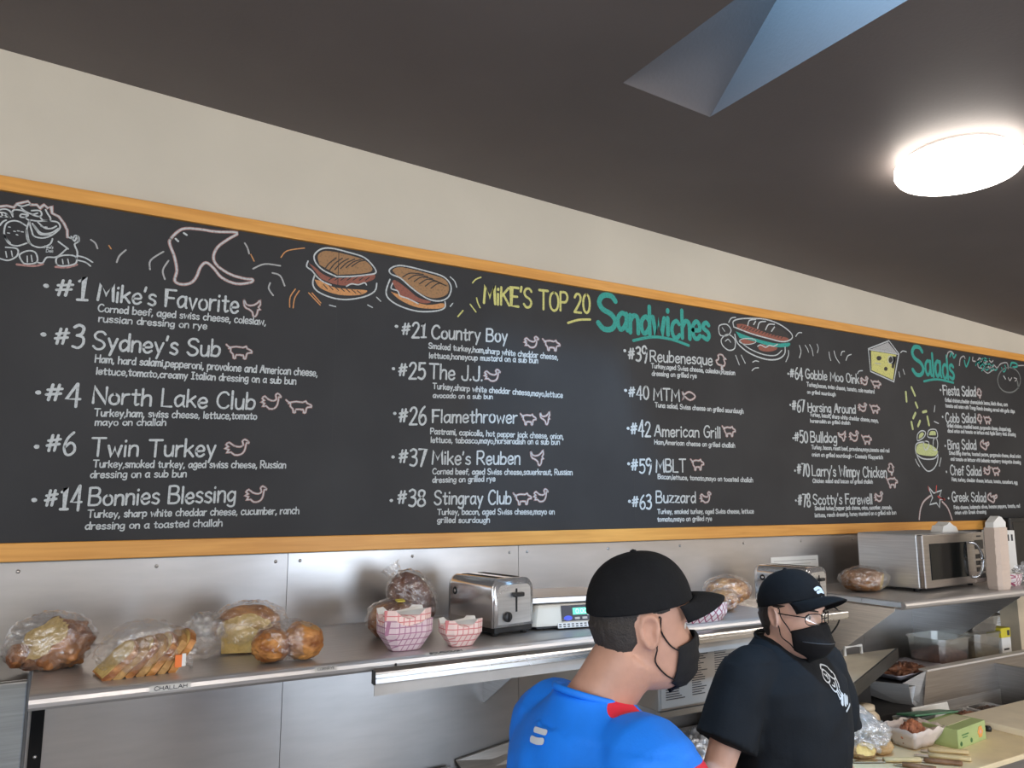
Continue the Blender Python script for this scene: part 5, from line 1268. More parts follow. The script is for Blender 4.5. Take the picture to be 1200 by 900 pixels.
kid(MB().tube([hx, hx + Vector((0.0, 0, 0.036)), hx + Vector((0.115, 0, 0.036)), hx + Vector((0.115, 0, 0.0))], 0.007, 8, smooth=False), 'handle', M_white, lid)
mb = MB().box(2.70, 3.15, -0.42, -0.32, 0.986, 1.189); kid(mb, 'hinge_block', M_dark, lid)
# meat heaps and pans
M_meat = mat('brown_meat', (0.34, 0.15, 0.08), 0.45, scale=45, bump=0.6, bscale=80, rgb2=(0.10, 0.035, 0.02))
M_meat2 = mat('red_meat', (0.55, 0.21, 0.10), 0.5, scale=50, bump=0.6, bscale=90, rgb2=(0.24, 0.07, 0.03))
def heap(name, label, cat, loc, r, m, seed, n=26, sz=0.022, under=None):
    t = thing(name, label, cat, loc); mb = MB()
    add_blob(mb, blob((r[0] * .85, r[1] * .85, r[2] * .7), 0.25, 2.6, seed, floor=-0.35), TR((0, 0, r[2] * .26 + 0.006)))
    q = random.Random(seed)
    for k in range(n):
        a = q.uniform(0, 2 * PI); d = q.uniform(0, 0.85) ** 0.6
        x, y = math.cos(a) * d * r[0], math.sin(a) * d * r[1]; z = r[2] * (1.0 - 0.7 * d * d) + 0.006
        s = sz * q.uniform(.7, 1.4)
        mb.tube(spline([(x - s, y - s * .4, z * .8), (x, y, z), (x + s * .8, y + s * .7, z * .85)], 3), [0.004, .008, .009, .008, .006, .005, .004][:7], 6)
    mb.build('meat', m, t)
    if under: under(t)
    return t
def sheet_under(w, d, zc, seed, m):
    def f(t):
        mb = MB(); n = 14; vs = []
        for i in range(n + 1):
            for j in range(n + 1):
                u, v = i / n * 2 - 1, j / n * 2 - 1; e = max(abs(u), abs(v))
                vs.append((u * w / 2, v * d / 2, max(0.002, zc * max(0, e - 0.58) * 2.1) + 0.012 * e * noise.noise(Vector((u * 3, v * 3, seed)))  + 0.003))
        top = vs; k = len(vs)
        fs = [(i * (n + 1) + j, (i + 1) * (n + 1) + j, (i + 1) * (n + 1) + j + 1, i * (n + 1) + j + 1) for i in range(n) for j in range(n)]
        mb.add(vs, fs, 0, True); o = mb.build('wrap', m, t, False)
        sm = o.modifiers.new('thickness', 'SOLIDIFY'); sm.thickness = 0.0012
    return f
M_wrap = mat('lilac_white_wrap', (0.50, 0.46, 0.50), 0.35, var=0.15, scale=20, bump=0.5)
heap('sliced_meat', 'heap of dark sliced meat on white wrap beside the open lid', 'food', (3.63, -0.25, 1.046), (0.17, 0.10, 0.055), M_meat, 5, 34, 0.028, sheet_under(0.42, 0.26, 0.05, 3, M_wrap))
for i in range(5):
    x = (3.505, 3.69, 3.875, 4.24, 4.43)[i]
    t = thing('food_pan', 'steel topping pan in the counter well, filled with dark food', 'food pan', (x, -0.525, 0.8805), 0, 'topping pans in the counter well')
    w, d, h = 0.172, 0.125, 0.047
    mb = MB(); o1 = [ring(w * .9, d * .9, 0.0, .08), ring(w, d, h, .08), ring(w + 0.012, d + 0.008, h, .08), ring(w + 0.012, d + 0.008, h + 0.002, .08), ring(w - .004, d - .004, h + .002, .08), ring(w * .88, d * .88, 0.004, .08)]
    mb.loft(o1, 0, False, True); mb.build('pan', M_ctr, t)
    mb = MB(); add_blob(mb, blob((w * .44, d * .44, 0.03), 0.35, 4, 30 + i, floor=-0.3), TR((0, 0, 0.022))); mb.build('food', M_meat if i % 2 else mat('dark_food', (0.13, 0.085, 0.06), 0.5, scale=60, bump=.5, rgb2=(0.05, 0.03, 0.025)), t)
# containers behind the hood
M_clear = plastic('clear_tub', haze=0.05, rough=0.2, tint=(0.86, 0.86, 0.84), bscale=6, bump=0.15)
def tub(label, loc, w, d, h, fill, m, lidm=None):
    t = thing('food_tub', label, 'food tub', loc)
    mb = MB(); mb.loft([ring(w * .86, d * .86, 0.0, .1), ring(w, d, h, .1), ring(w + .014, d + .014, h, .1), ring(w + .014, d + .014, h + .008, .1), ring(w - .004, d - .004, h + .008, .1), ring(w * .85, d * .85, 0.003, .1)], 0, False, True); mb.build('tub', M_clear, t, False)
    mb = MB(); mb.loft([ring(w * .83, d * .83, 0.005, .12), ring(w * (.83 + .13 * fill), d * (.83 + .13 * fill), h * fill * .9, .12), ring(w * .5, d * .5, h * fill, .12)], 0, True); mb.build('food', m, t)
    if lidm: mb = MB(); mb.loft([ring(w + .016, d + .016, h + .0085, .1), ring(w + .016, d + .016, h + .018, .1)], 0, False); mb.build('lid', lidm, t)
    return t
M_yfood = mat('pale_yellow_food', (0.42, 0.33, 0.18), 0.6, scale=50, bump=.6, rgb2=(0.25, 0.17, 0.08)); M_rfood = mat('red_brown_food', (0.36, 0.15, 0.10), 0.6, scale=45, bump=.6, rgb2=(0.18, 0.07, 0.05))
tub('clear tub half full of reddish food behind the hood', (3.975, -0.235, TZ), 0.255, 0.20, 0.27, 0.80, M_rfood)
tub('clear tub of pale yellow food right of the reddish one', (4.275, -0.235, TZ), 0.225, 0.20, 0.27, 0.78, M_yfood)
tub('shallow clear tub with dark lid stacked on the yellow food tub', (4.275, -0.235, TZ + 0.2785), 0.235, 0.20, 0.075, 0.5, M_dark, M_black)
ct = thing('carton', 'slim white carton with a yellow top behind the hood', 'carton', (4.475, -0.27, TZ))
MB().box(-0.045, 0.045, -0.04, 0.04, 0, 0.235, r=0.003).build('box', M_white, ct)
MB().box(-0.0455, 0.0455, -0.0405, 0.0405, 0.235, 0.285, r=0.003).build('cap_panel', mat('yellow_print', (0.72, 0.62, 0.04), 0.5), ct)
mb = MB().box(0.012, 0.034, -0.0415, -0.040, 0.245, 0.272).box(-0.03, 0.02, -0.0412, -0.0395, 0.17, 0.18).box(-0.02, 0.03, -0.0412, -0.0395, 0.13, 0.14).box(-0.03, 0.01, -0.0412, -0.0395, 0.09, 0.10); mb.build('print', M_ink, ct)

# ------------------------------------------------------------------ cutting boards and what lies on them
BZ = 0.95
M_cut = mat('cream_cutting_board', (0.84, 0.70, 0.45), 0.5, var=0.08, scale=12)
o = MB().box(2.36, 4.3, -1.005, -0.612, TZ, BZ, r=0.004).build('cutting_board', M_cut); tag(o, 'long cream cutting board along the counter front, knives lying on it', 'cutting board')
M_cut2 = mat('white_cutting_board', (0.86, 0.76, 0.58), 0.5, var=0.06, scale=12)
o = MB().box(3.44, 4.25, -0.925, -0.64, BZ, BZ + 0.028, r=0.004).build('cutting_board', M_cut2); tag(o, 'thicker pale cutting board lying on the long one, right of the green box', 'cutting board')
o = MB().lathe([(0.012, 0), (0.014, 0.01), (0.010, 0.02), (0.002, 0.022)], 14).build('bottle_cap', M_black); o.location = (3.405, -0.775, BZ); tag(o, 'small black cap between the green box and thick cutting board', 'cap')
gb = thing('wrap_box', 'pale green cardboard box with an orange flower print on the cutting board', 'box', (3.165, -0.775, BZ), math.radians(6))
M_green = mat('green_card', (0.42, 0.52, 0.22), 0.5, var=0.08)
MB().box(-0.118, 0.118, -0.068, 0.068, 0, 0.072, r=0.002).build('box', M_green, gb)
mb = MB().box(-0.09, 0.10, -0.02, 0.045, 0.0722, 0.0735); mb.build('open_flap', mat('cream_card', (0.66, 0.62, 0.42), 0.6), gb)
mb = MB()
for k in range(6):
    a = k * PI / 3; mb.lathe([(0.010, 0), (0.008, 0.0012), (0.001, 0.0014)], 10, 0, M=TR((0.07 + 0.014 * math.cos(a), -0.0682, 0.036 + 0.014 * math.sin(a))) @ RX(90))
mb.lathe([(0.008, 0), (0.007, 0.002), (0.001, 0.0022)], 10, 1, M=TR((0.07, -0.0682, 0.036)) @ RX(90)); mb.build('flower_print', [mat('orange_print', (0.80, 0.36, 0.10), 0.5), mat('pink_print', (0.75, 0.40, 0.38), 0.5)], gb)
mb = MB()
for x in (-0.095, -0.01): mb.lathe([(0.009, 0), (0.009, 0.001), (0.006, 0.001), (0.006, 0)], 14, M=TR((x, -0.0682, 0.018)) @ RX(90))
mb.box(-0.085, -0.03, -0.0688, -0.068, 0.045, 0.05).box(-0.08, -0.04, -0.0688, -0.068, 0.036, 0.04); mb.build('green_print', mat('dark_green_print', (0.10, 0.24, 0.08), 0.5), gb)
M_pwrap = mat('white_butcher_paper', (0.72, 0.62, 0.56), 0.6, var=0.06)
heap('shredded_meat', 'pile of shredded reddish meat on white paper left of the green box', 'food', (2.955, -0.735, BZ + 0.001), (0.070, 0.046, 0.085), M_meat2, 11, 100, 0.020, sheet_under(0.20, 0.15, 0.085, 8, M_pwrap))
t = thing('bread_bag', 'open clear plastic bag with bread rolls on the cutting board beside the man in black', 'bread', (2.70, -0.70, BZ + 0.001))
mb = MB(); add_blob(mb, blob((0.06, 0.05, 0.032), 0.1, 2.5, 41, cut=[((-0.4, -0.8, 0.3), 0.7)]), TR((-0.04, -0.02, 0.028)))
mb.build('bread_roll', [mat('pale_roll', (0.58, 0.38, 0.18), 0.5, scale=14, rgb2=(0.40, 0.22, 0.09)), M_crumb], t)
mb = MB(); add_blob(mb, blob((0.05, 0.045, 0.03), 0.1, 2.5, 42), TR((0.055, -0.03, 0.026))); mb.build('bread_roll', MATS['pale_roll'], t)
mb = MB(); add_blob(mb, film((0.115, 0.085, 0.075), 44, crinkle=0.22), TR((0.01, 0, 0.066))); gathered(mb, (0.02, 0.0, 0.09), (0.0, 0.04, 0.155), 0.06, 0.035, 6, rows=10); mb.build('bag', M_film2, t, False)
t = thing('squeeze_bottle', 'cream squeeze bottle with a rounded cap behind the plastic bag', 'bottle', (2.80, -0.552, TZ))
M_bot = mat('cream_bottle', (0.66, 0.53, 0.36), 0.4, var=0.08); M_botcap = mat('yellowish_cap', (0.55, 0.45, 0.22), 0.4)
MB().lathe([(0.044, 0), (0.05, 0.006), (0.052, 0.06), (0.048, 0.11), (0.030, 0.135), (0.027, 0.14)], 24).build('body', M_bot, t)
MB().lathe([(0.029, 0.14), (0.031, 0.146), (0.030, 0.17), (0.023, 0.187), (0.010, 0.195), (0.001, 0.196)], 24).build('cap', M_botcap, t)
t = thing('squeeze_bottle', 'wide cream tub shaped bottle half hidden behind the plastic bag', 'bottle', (2.925, -0.552, TZ))
MB().lathe([(0.05, 0), (0.056, 0.006), (0.058, 0.07), (0.052, 0.10), (0.035, 0.115), (0.034, 0.13), (0.001, 0.132)], 24).build('body', M_bot, t)
MB().lathe([(0.036, 0.118), (0.037, 0.121), (0.037, 0.136), (0.001, 0.138)], 20).build('cap', M_bot, t)
# grey tray, green lid and white flap
t = thing('steel_tray', 'open grey steel tray behind the shredded meat', 'tray', (3.10, -0.605, TZ + 0.021))
mb = MB(); mb.loft([ring(0.16, 0.05, 0.0, .05), ring(0.19, 0.075, 0.075, .05), ring(0.186, 0.071, 0.075, .05), ring(0.156, 0.046, 0.004, .05)], 0, False); mb.build('tray', steel('tray_steel', (0.45, 0.46, 0.44), 0.4, metal=0.7), t); t.location.y = -0.650; t.location.z = BZ
t = MB().box(-0.115, 0.115, -0.004, 0.004, 0, 0.085, r=0.0035).build('plastic_flap', mat('grey_white_plastic', (0.58, 0.56, 0.52), 0.35)); t.location = (3.275, -0.628, BZ + 0.002); t.rotation_euler = (math.radians(-14), 0, math.radians(-4)); tag(t, 'pale grey plastic divider standing behind the green box', 'divider')
t = MB().box(-0.135, 0.135, -0.045, 0.045, -0.004, 0.004, r=0.0035).build('tub_lid', mat('green_lid', (0.05, 0.17, 0.085), 0.4)); t.location = (3.17, -0.665, BZ + 0.078); t.rotation_euler = (math.radians(-9), math.radians(3), math.radians(-4)); tag(t, 'dark green plastic lid resting on the grey tray behind the green box', 'lid')
# knives
M_horn = mat('cream_handle', (0.66, 0.52, 0.28), 0.45, var=0.05); M_wood = mat('brown_handle', (0.27, 0.14, 0.07), 0.5, scale=30, rgb2=(0.15, 0.07, 0.03)); M_blade = steel('blade_steel', (0.6, 0.6, 0.58), 0.25)
def knife(label, a, b, blen, m, bw=0.03):
    """a = bolster point, b = butt of the handle; the blade runs on beyond a"""
    a, b = Vector((*a, 0)), Vector((*b, 0)); d = (a - b).normalized(); L = (a - b).length; ang = math.atan2(d.y, d.x)
    t = thing('knife', label, 'knife', (b.x, b.y, BZ + 0.0008), ang)
    mb = MB(); mb.loft([[(x, w * c, 0.009 + 0.0085 * s) for c, s in [(math.cos(2 * PI * k / 10), math.sin(2 * PI * k / 10)) for k in range(10)]] for x, w in ((0, 0.010), (0.006, 0.015), (L * .35, 0.0125), (L * .7, 0.0145), (L, 0.011))], 0, True); mb.build('handle', m, t)
    mb = MB().prism([(L, -bw * .45), (L + blen * .75, -bw * .45), (L + blen, bw * .1), (L + blen * .96, bw * .4), (L, bw * .45)], 'z', 0.004, 0.0065); mb.build('blade', M_blade, t)
    return t
knife('cream handled knife nearest the man, blade under the bag', (2.675, -0.800), (2.795, -0.865), 0.12, M_horn)
knife('brown wood handled knife at the front of the cutting board', (2.800, -0.875), (2.885, -0.965), 0.02, M_wood, 0.02)
knife('cream handled knife just in front of the green box', (2.868, -0.850), (2.960, -0.955), 0.05, M_horn)
knife('dark wood handled knife half out of view at the bottom edge', (2.690, -0.862), (2.745, -0.955), 0.03, M_wood, 0.02)
knife('second cream handled knife close to the green box corner', (2.925, -0.815), (3.030, -0.905), 0.03, M_horn)
# steel work counter against the wall below the shelf, seen at the bottom edge
bc = thing('work_counter', 'steel wall counter with an upright lip at the bottom edge, left of the blue shirt', 'counter', (1.5, -0.3, 0))
kid(MB().box(0.75, 2.2, -0.52, -0.02, 0.0, 0.86, r=0.004), 'body', M_dark, bc)
kid(MB().box(0.73, 2.22, -0.54, -0.02, 0.86, 0.895, r=0.004), 'top', M_ctr, bc)
M_lip = steel('lip_steel', (0.44, 0.41, 0.38), 0.42, metal=0.8)
mb = MB().add(quadbox([Vector((0.75, -0.045, 0.935)), Vector((1.285, -0.045, 0.950)), Vector((1.315, -0.045, 0.896)), Vector((0.75, -0.045, 0.896))], Vector((0, 0, 0)), Vector((0.0, 0.014, 0))), QF)
kid(mb, 'left_lip', M_lip, bc)
mb = MB().add(quadbox([Vector((1.315, -0.03, 0.962)), Vector((1.95, -0.03, 1.052)), Vector((1.95, -0.075, 0.896)), Vector((1.345, -0.075, 0.896))], Vector((0, 0, 0)), Vector((0.0, 0.012, 0))), QF)
kid(mb, 'right_lip', M_lip, bc)
t = MB(); add_blob(t, film((0.09, 0.08, 0.075), 51, crinkle=0.3), TR((0, 0, 0.0677)))
o = t.build('foil_bag', steel('crinkled_foil', (0.82, 0.82, 0.84), 0.35, (1, 1, 1), metal=0.5), None, True); o.location = (2.13, -0.40, 0.896); tag(o, 'crumpled silver foil bag behind the forearm of the man in black', 'foil bag')

# ================================================================== the two men
def voxel(mb, name, mats, size, parent, smooth=2, post=None):
    """merge overlapping closed shells into one continuous skin"""
    me = mb.mesh(name, mats); ob = bpy.data.objects.new(name, me); col.objects.link(ob)
    md = ob.modifiers.new('merge', 'REMESH'); md.mode = 'VOXEL'; md.voxel_size = size; md.use_smooth_shade = True
    if smooth:
        s = ob.modifiers.new('smooth', 'SMOOTH'); s.iterations = smooth; s.factor = 0.5
    dg = bpy.context.evaluated_depsgraph_get(); dg.update()
    m2 = bpy.data.meshes.new_from_object(ob.evaluated_get(dg)); m2.name = name
    bpy.data.objects.remove(ob, do_unlink=True); bpy.data.meshes.remove(me)
    if not len(m2.materials):
        for m in (mats if isinstance(mats, (list, tuple)) else [mats]): m2.materials.append(m)
    if post: post(m2)
    m2.polygons.foreach_set('use_smooth', [True] * len(m2.polygons))
    o = bpy.data.objects.new(name, m2); col.objects.link(o); o.parent = parent
    return o
# head sections above the chin: height, front, back, half width
HEAD = [(-0.004, .066, .02, .022), (0.004, .082, .012, .036), (0.018, .094, -.012, .050), (0.036, .099, -.045, .058), (0.058, .1005, -.072, .0635), (0.078, .100, -.085, .067), (0.098, .098, -.094, .0695), (0.118, .095, -.099, .0725),
        (0.138, .098, -.102, .075), (0.156, .099, -.103, .0765), (0.176, .094, -.101, .0755), (0.196, .082, -.094, .070), (0.213, .063, -.079, .059), (0.226, .038, -.056, .041), (0.234, .008, -.028, .018)]
SKULL = 1.0
def sq(c): return math.copysign(abs(c) ** 0.6, c)
def lerp_head(z):
    if z > 0.12: z = 0.12 + (z - 0.12) / SKULL
    if z <= HEAD[0][0]: return HEAD[0][1:]
    for a, b in zip(HEAD, HEAD[1:]):
        if z <= b[0]:
            t = (z - a[0]) / (b[0] - a[0]); t2 = t
            return tuple(a[i] + (b[i] - a[i]) * t2 for i in (1, 2, 3))
    return HEAD[-1][1:]
def head_pt(z, ang, off=0.0):
    """surface point at height z, angle 0 = straight ahead, +90 = left side"""
    xf, xb, w = lerp_head(z); c = 0.0; a = math.radians(ang); ca, sa = math.cos(a), math.sin(a)
    r = (xf if ca > 0 else -xb); e = 2.25
    k = (abs(ca) ** e + abs(sa) ** e) ** (-1 / e)
    x = (r + off) * ca * k; y = (w + off) * sa * k
    return Vector((x + c, y, z))
def head_mesh(mb, M, nose=True):
    n = 64; rings = []; zs = []
    z = -0.004
    while z <= 0.12 + 0.114 * SKULL: zs.append(z); z += 0.0035
    for z in zs:
        ring_ = []
        for k in range(n):
            ang = 360 * k / n; ang = ang - 360 if ang > 180 else ang
            p = head_pt(z, ang)
            if abs(ang) < 80:
                y = p.y
                g = lambda cy, cz, sy, sz: math.exp(-((y - cy) / sy) ** 2 - ((z - cz) / sz) ** 2)
                d = 0.0
                nz = max(0, min(1, (0.128 - z) / 0.050)) if z > 0.074 else max(0, 1 - (0.074 - z) / 0.010)
                d += 0.026 * nz * math.exp(-(y / (0.008 + 0.006 * nz)) ** 2)
                d += 0.006 * (g(0.014, 0.080, .008, .008) + g(-0.014, 0.080, .008, .008))
                d -= 0.011 * (g(0.032, 0.117, .016, .011) + g(-0.032, 0.117, .016, .011))
                d += 0.005 * (g(0.028, 0.137, .022, .007) + g(-0.028, 0.137, .022, .007))
                d += 0.004 * (g(0.042, 0.094, .018, .014) + g(-0.042, 0.094, .018, .014))
                d += 0.005 * g(0, 0.060, .020, .005) + 0.005 * g(0, 0.047, .017, .006) - 0.003 * g(0, 0.0535, .022, .003)
                d += 0.006 * g(0, 0.018, .018, .014)
                p.x += d
            ring_.append(p)
        rings.append(ring_)
    mb.loft(rings, 0, True, True, M)
def ear_mesh(mb, M, s):
    A = M @ TR((-0.006, s * 0.073, 0.110)) @ RZ(s * 22) @ RX(-s * 6) @ Matrix.Scale(0.88, 4)
    outline = [(-.010, -.030), (-.004, -.034), (.006, -.028), (.011, -.012), (.013, .004), (.010, .020), (.0, .031), (-.013, .033), (-.024, .024), (-.027, .010), (-.024, -.006), (-.018, -.02)]
    pts = spline([(x, 0, z) for x, z in outline] + [(outline[0][0], 0, outline[0][1])], 3)
    mb.tube([(x, s * (0.010 + 0.004 * (-x / .027)), z) for x, _, z in pts], 0.0042, 8, M=A)
    mb.loft([[(x * k, s * yy, z * k) for x, _, z in pts[:-1]] for k, yy in ((0.98, -0.004), (0.98, 0.004), (0.86, 0.0075), (0.5, 0.003), (0.2, 0.001))], 0, True, True, A)
    mb.tube([(0.008, s * .008, -.008), (0.004, s * .010, 0.0), (0.009, s * .008, .008)], 0.004, 8, M=A)
def limb(mb, pts, rads, n=20, M=None): mb.tube(spline(pts, 4), [r[0] for r in spline([(r, float(i)) for i, r in enumerate(rads)], 4)], n, 0, True, M)
def ell_ring(cx, cy, rx, ry, z, n=40, e=2.3, lean=0.0):
    out = []
    for k in range(n):
        a = 2 * PI * k / n; ca, sa = math.cos(a), math.sin(a); m = (abs(ca) ** e + abs(sa) ** e) ** (-1 / e)
        out.append((cx + rx * ca * m + lean * 0, cy + ry * sa * m, z))
    return out
def hand(mb, wrist, d, palm_n, thumb_s, S=1.0):
    """palm, four bent fingers and a thumb from the palm's side"""
    d = d.normalized(); n = palm_n.normalized(); u = d.cross(n).normalized() * thumb_s; n = u.cross(d) * (1 if u.cross(d).dot(n) > 0 else -1)
    P = lambda a, b, c: wrist + d * a * S + u * b * S + n * c * S
    mb.loft([[P(a, b * w, c * h) for b, c in [(math.cos(2 * PI * k / 14), math.sin(2 * PI * k / 14)) for k in range(14)]] for a, w, h in ((-.01, .026, .019), (.02, .032, .017), (.05, .040, .015), (.085, .041, .013), (.095, .036, .010))], 0, True)
    for i, (b, L) in enumerate(((.030, .072), (.010, .080), (-.010, .074), (-.029, .058))):
        q = [P(.080, b, 0), P(.095 + L * .1, b * 1.05, .001), P(.092 + L * .48, b * 1.1, .010), P(.090 + L * .78, b * 1.1, .026), P(.086 + L * .92, b * 1.08, .042)]
        limb(mb, q, [.0095, .0095, .0085, .008, .0065], 10)
    limb(mb, [P(.018, .026, .002), P(.040, .048, .008), P(.066, .060, .016), P(.088, .062, .026)], [.013, .012, .010, .008], 10)

def man(name, label, loc, yaw, S, head_yaw, head_pitch, head_xy, lean, arms, skin, shirt_m, hair_m, cap_pitch, mask_kind, shirt_post=None, glasses=False, roundness=0.0, hair_low=0.05, head_z=1.512, head_s=1.0, collar_tilt=0.014, skull=1.0, sleeve=0.215, head_w=1.0, collar_m=None):
    global SKULL
    SKULL = skull
    root = thing(name, label, 'person', loc, yaw)
    root.scale = (1, 1, 1)
    K = Matrix.Scale(S, 4)
    HP = Vector((head_xy[0], head_xy[1], head_z)); Mh = K @ TR(HP) @ Matrix.Rotation(math.radians(head_yaw), 4, 'Z') @ RY(head_pitch) @ Matrix.Diagonal((head_s * head_w, head_s * head_w, head_s, 1))
    # ---- body: one continuous skin
    mb = MB()
    head_mesh(mb, Mh)
    for s in (-1, 1): ear_mesh(mb, Mh, s)
    hb = HP + Vector((-0.018, 0, 0.055)); ht = Vector((-0.028 + lean * .8, 0, 1.44))
    limb(mb, [ht + Vector((.015, 0, -.06)), ht + Vector((.004, 0, 0)), ht.lerp(hb, .5), hb], [.056, .055, .055, .057], 24, K)
    L = lean
    tors = [(0.86, -.01, .105, .155), (0.95, 0, .115, .16), (1.06, .005, .108, .15), (1.18, .01 + L * .25, .115, .16), (1.30, .01 + L * .5, .12, .172), (1.375, .005 + L * .7, .105, .168), (1.42, -.005 + L * .8, .08, .13), (1.455, -.015 + L * .9, .06, .08), (1.475, -.02 + L * .9, .045, .05)]
    mb.loft([ell_ring(cx, 0, rx, ry, z) for z, cx, rx, ry in tors], 0, True, True, K)
    sh = {}
    for s, (e, w, pn) in arms.items():
        p0 = Vector((0.0 + L * .75, s * 0.168, 1.395)); e = Vector(e).normalized(); w = Vector(w).normalized()
        p1 = p0 + e * 0.295; p2 = p1 + w * 0.25; sh[s] = (p0, p1, p2)
        limb(mb, [p0 - e * .04 + Vector((0, -s * .05, 0)), p0, p0.lerp(p1, .5), p1, p1.lerp(p2, .3), p1.lerp(p2, .7), p2, p2 + w * .02], [.05, .052, .046, .039, .041, .033, .027, .026], 18, K)
        hand(mb, K @ (p2 + w * .015), w, Vector(pn), s, S)
    for s in (-1, 1):
        limb(mb, [(0, s * .085, .93), (0.005, s * .092, .72), (0.012, s * .098, .50), (-.012, s * .10, .34), (-.02, s * .10, .09), (-.02, s * .10, .05)], [.088, .078, .055, .052, .036, .036], 18, K)
        mb.loft([[(x, s * .102 + y * w, z0 + h * q) for y, q in [(math.cos(2 * PI * k / 14), (math.sin(2 * PI * k / 14) + 1) / 2) for k in range(14)]] for x, w, z0, h in ((-.07, .028, .012, .05), (-.03, .036, .010, .075), (.05, .043, .010, .055), (.13, .046, .010, .035), (.17, .03, .012, .025))], 0, True, True, K)
    body = voxel(mb, 'body', skin, 0.0048 * S, root, 2)
    # ---- eyes and brows
    for s in (-1, 1):
        m = MB(); ctr = Vector((0.0725, s * 0.032, 0.1165))
        m.lathe([(0.0005, -.0118)] + [(0.0118 * math.cos(a), 0.0118 * math.sin(a)) for a in [-PI / 2 + PI * k / 12 for k in range(1, 12)]] + [(0.0005, .0118)], 16, 0, M=Mh @ TR(ctr) @ RY(90))
        m.lathe([(0.0056, .0106), (0.0054, .0112), (0.0005, .0121)], 14, 1, M=Mh @ TR(ctr) @ RY(90))
        m.build('eye', [mat('eye_white', (0.62, 0.58, 0.55), 0.3), mat('eye_iris', (0.03, 0.02, 0.015), 0.2)], root)
        m = MB(); m.tube([Mh @ Vector((head_pt(0.134, s * a).x + dx, head_pt(0.134, s * a).y, 0.1335 + dz)) for a, dx, dz in ((11, .004, 0), (22, .0035, .003), (34, .003, .004), (44, .001, .001))], [0.003, .0042, .0038, .002], 8, flat=.7); m.build('eyebrow', hair_m, root)
    # ---- hair: a shell over the back and sides of the skull
    m = MB(); rows = []; zs = [hair_low + i * 0.006 for i in range(int((0.12 + 0.04 * skull - hair_low) / 0.006))]
    n = 48
    for z in zs:
        lim = 74 if z > 0.12 + .026 * skull else (84 if z > 0.136 else 112 if z > 0.085 else 114 + (0.085 - z) * 500)   # hairline, in degrees from the face
        row = []
        for k in range(n + 1):
            a = lim + (360 - 2 * lim) * k / n; edge = min(k, n - k) / 4
            off = (0.006 if z < .115 else .002) * min(1, edge) * min(1, (z - hair_low) / 0.02 + 0.25) + 0.0022 * noise.noise(Vector((a * .16, z * 40, 1))) + .001
            row.append(Mh @ head_pt(z, a if a <= 180 else a - 360, off))
        rows.append(row)
    vs = [p for r in rows for p in r]; w_ = n + 1
    m.add(vs, [(i * w_ + j, i * w_ + j + 1, (i + 1) * w_ + j + 1, (i + 1) * w_ + j) for i in range(len(rows) - 1) for j in range(n)], 0, True)
    o = m.build('hair', hair_m, root); sm = o.modifiers.new('thickness', 'SOLIDIFY'); sm.thickness = 0.004; sm.offset = -1
    # ---- cap
    Mc = Mh @ TR((-0.002, 0, 0.12 + 0.043 * skull)) @ RY(cap_pitch)
    m = MB(); rings = []
    for i in range(15):
        t = i / 14; a = t * PI / 2 * 0.985; r = math.cos(a) ** 0.78; z = math.sin(a) ** 1.0 * 0.088 * skull
        rings.append([((0.106 if math.cos(q) > 0 else 0.113) * r * math.cos(q), 0.0905 * r * math.sin(q), z - 0.012 * (1 - t)) for q in [2 * PI * k / 48 for k in range(48)]])
    inner = [[(x * .965, y * .965, z - .003) for x, y, z in r] for r in rings]
    m.loft(rings, 0, True, False, Mc); m.loft(inner, 0, True, False, Mc)
    k0 = rings[0] + inner[0]; m.add(k0, [(i, (i + 1) % 48, 48 + (i + 1) % 48, 48 + i) for i in range(48)], 0, False, Mc); m.add(rings[-1], [tuple(range(48))], 0, True, Mc)
    cap_m = mat('black_cap_cloth', (0.0055, 0.006, 0.0075), 0.85, spec=0.25, var=0.2, scale=60, bump=0.15, bscale=200)
    cap = m.build('cap', cap_m, root)
    m = MB(); rows = []
    for j in range(9):
        t = j / 8; row = []
        for k in range(25):
            q = math.radians(-66 + 132 * k / 24); ex = 0.106 * math.cos(q) + 0.003; ey = 0.0895 * math.sin(q)
            ln = 0.074 * max(0, math.cos(q * 1.32)) ** 0.55
            row.append((ex + ln * t, ey * (1 - 0.06 * t), -0.010 - 0.016 * t * t - 0.25 * ey * ey / 0.088 * (0.30 + t * 0.9)))
        rows.append(row)
    vs = [p for r in rows for p in r]; m.add(vs, [(i * 25 + j, i * 25 + j + 1, (i + 1) * 25 + j + 1, (i + 1) * 25 + j) for i in range(8) for j in range(24)], 0, True, Mc)
    br = m.build('brim', cap_m, cap); sm = br.modifiers.new('thickness', 'SOLIDIFY'); sm.thickness = 0.003
    m = MB(); m.lathe([(0.007, 0), (0.006, .003), (0.001, .005)], 14, M=Mc @ TR((0, 0, .0875 * skull))); m.build('cap_button', cap_m, cap)
    # ---- face mask with ear loops
    m = MB(); nu, nv = 28, 18; grid = []
    ztop, zbot = 0.101, -0.004
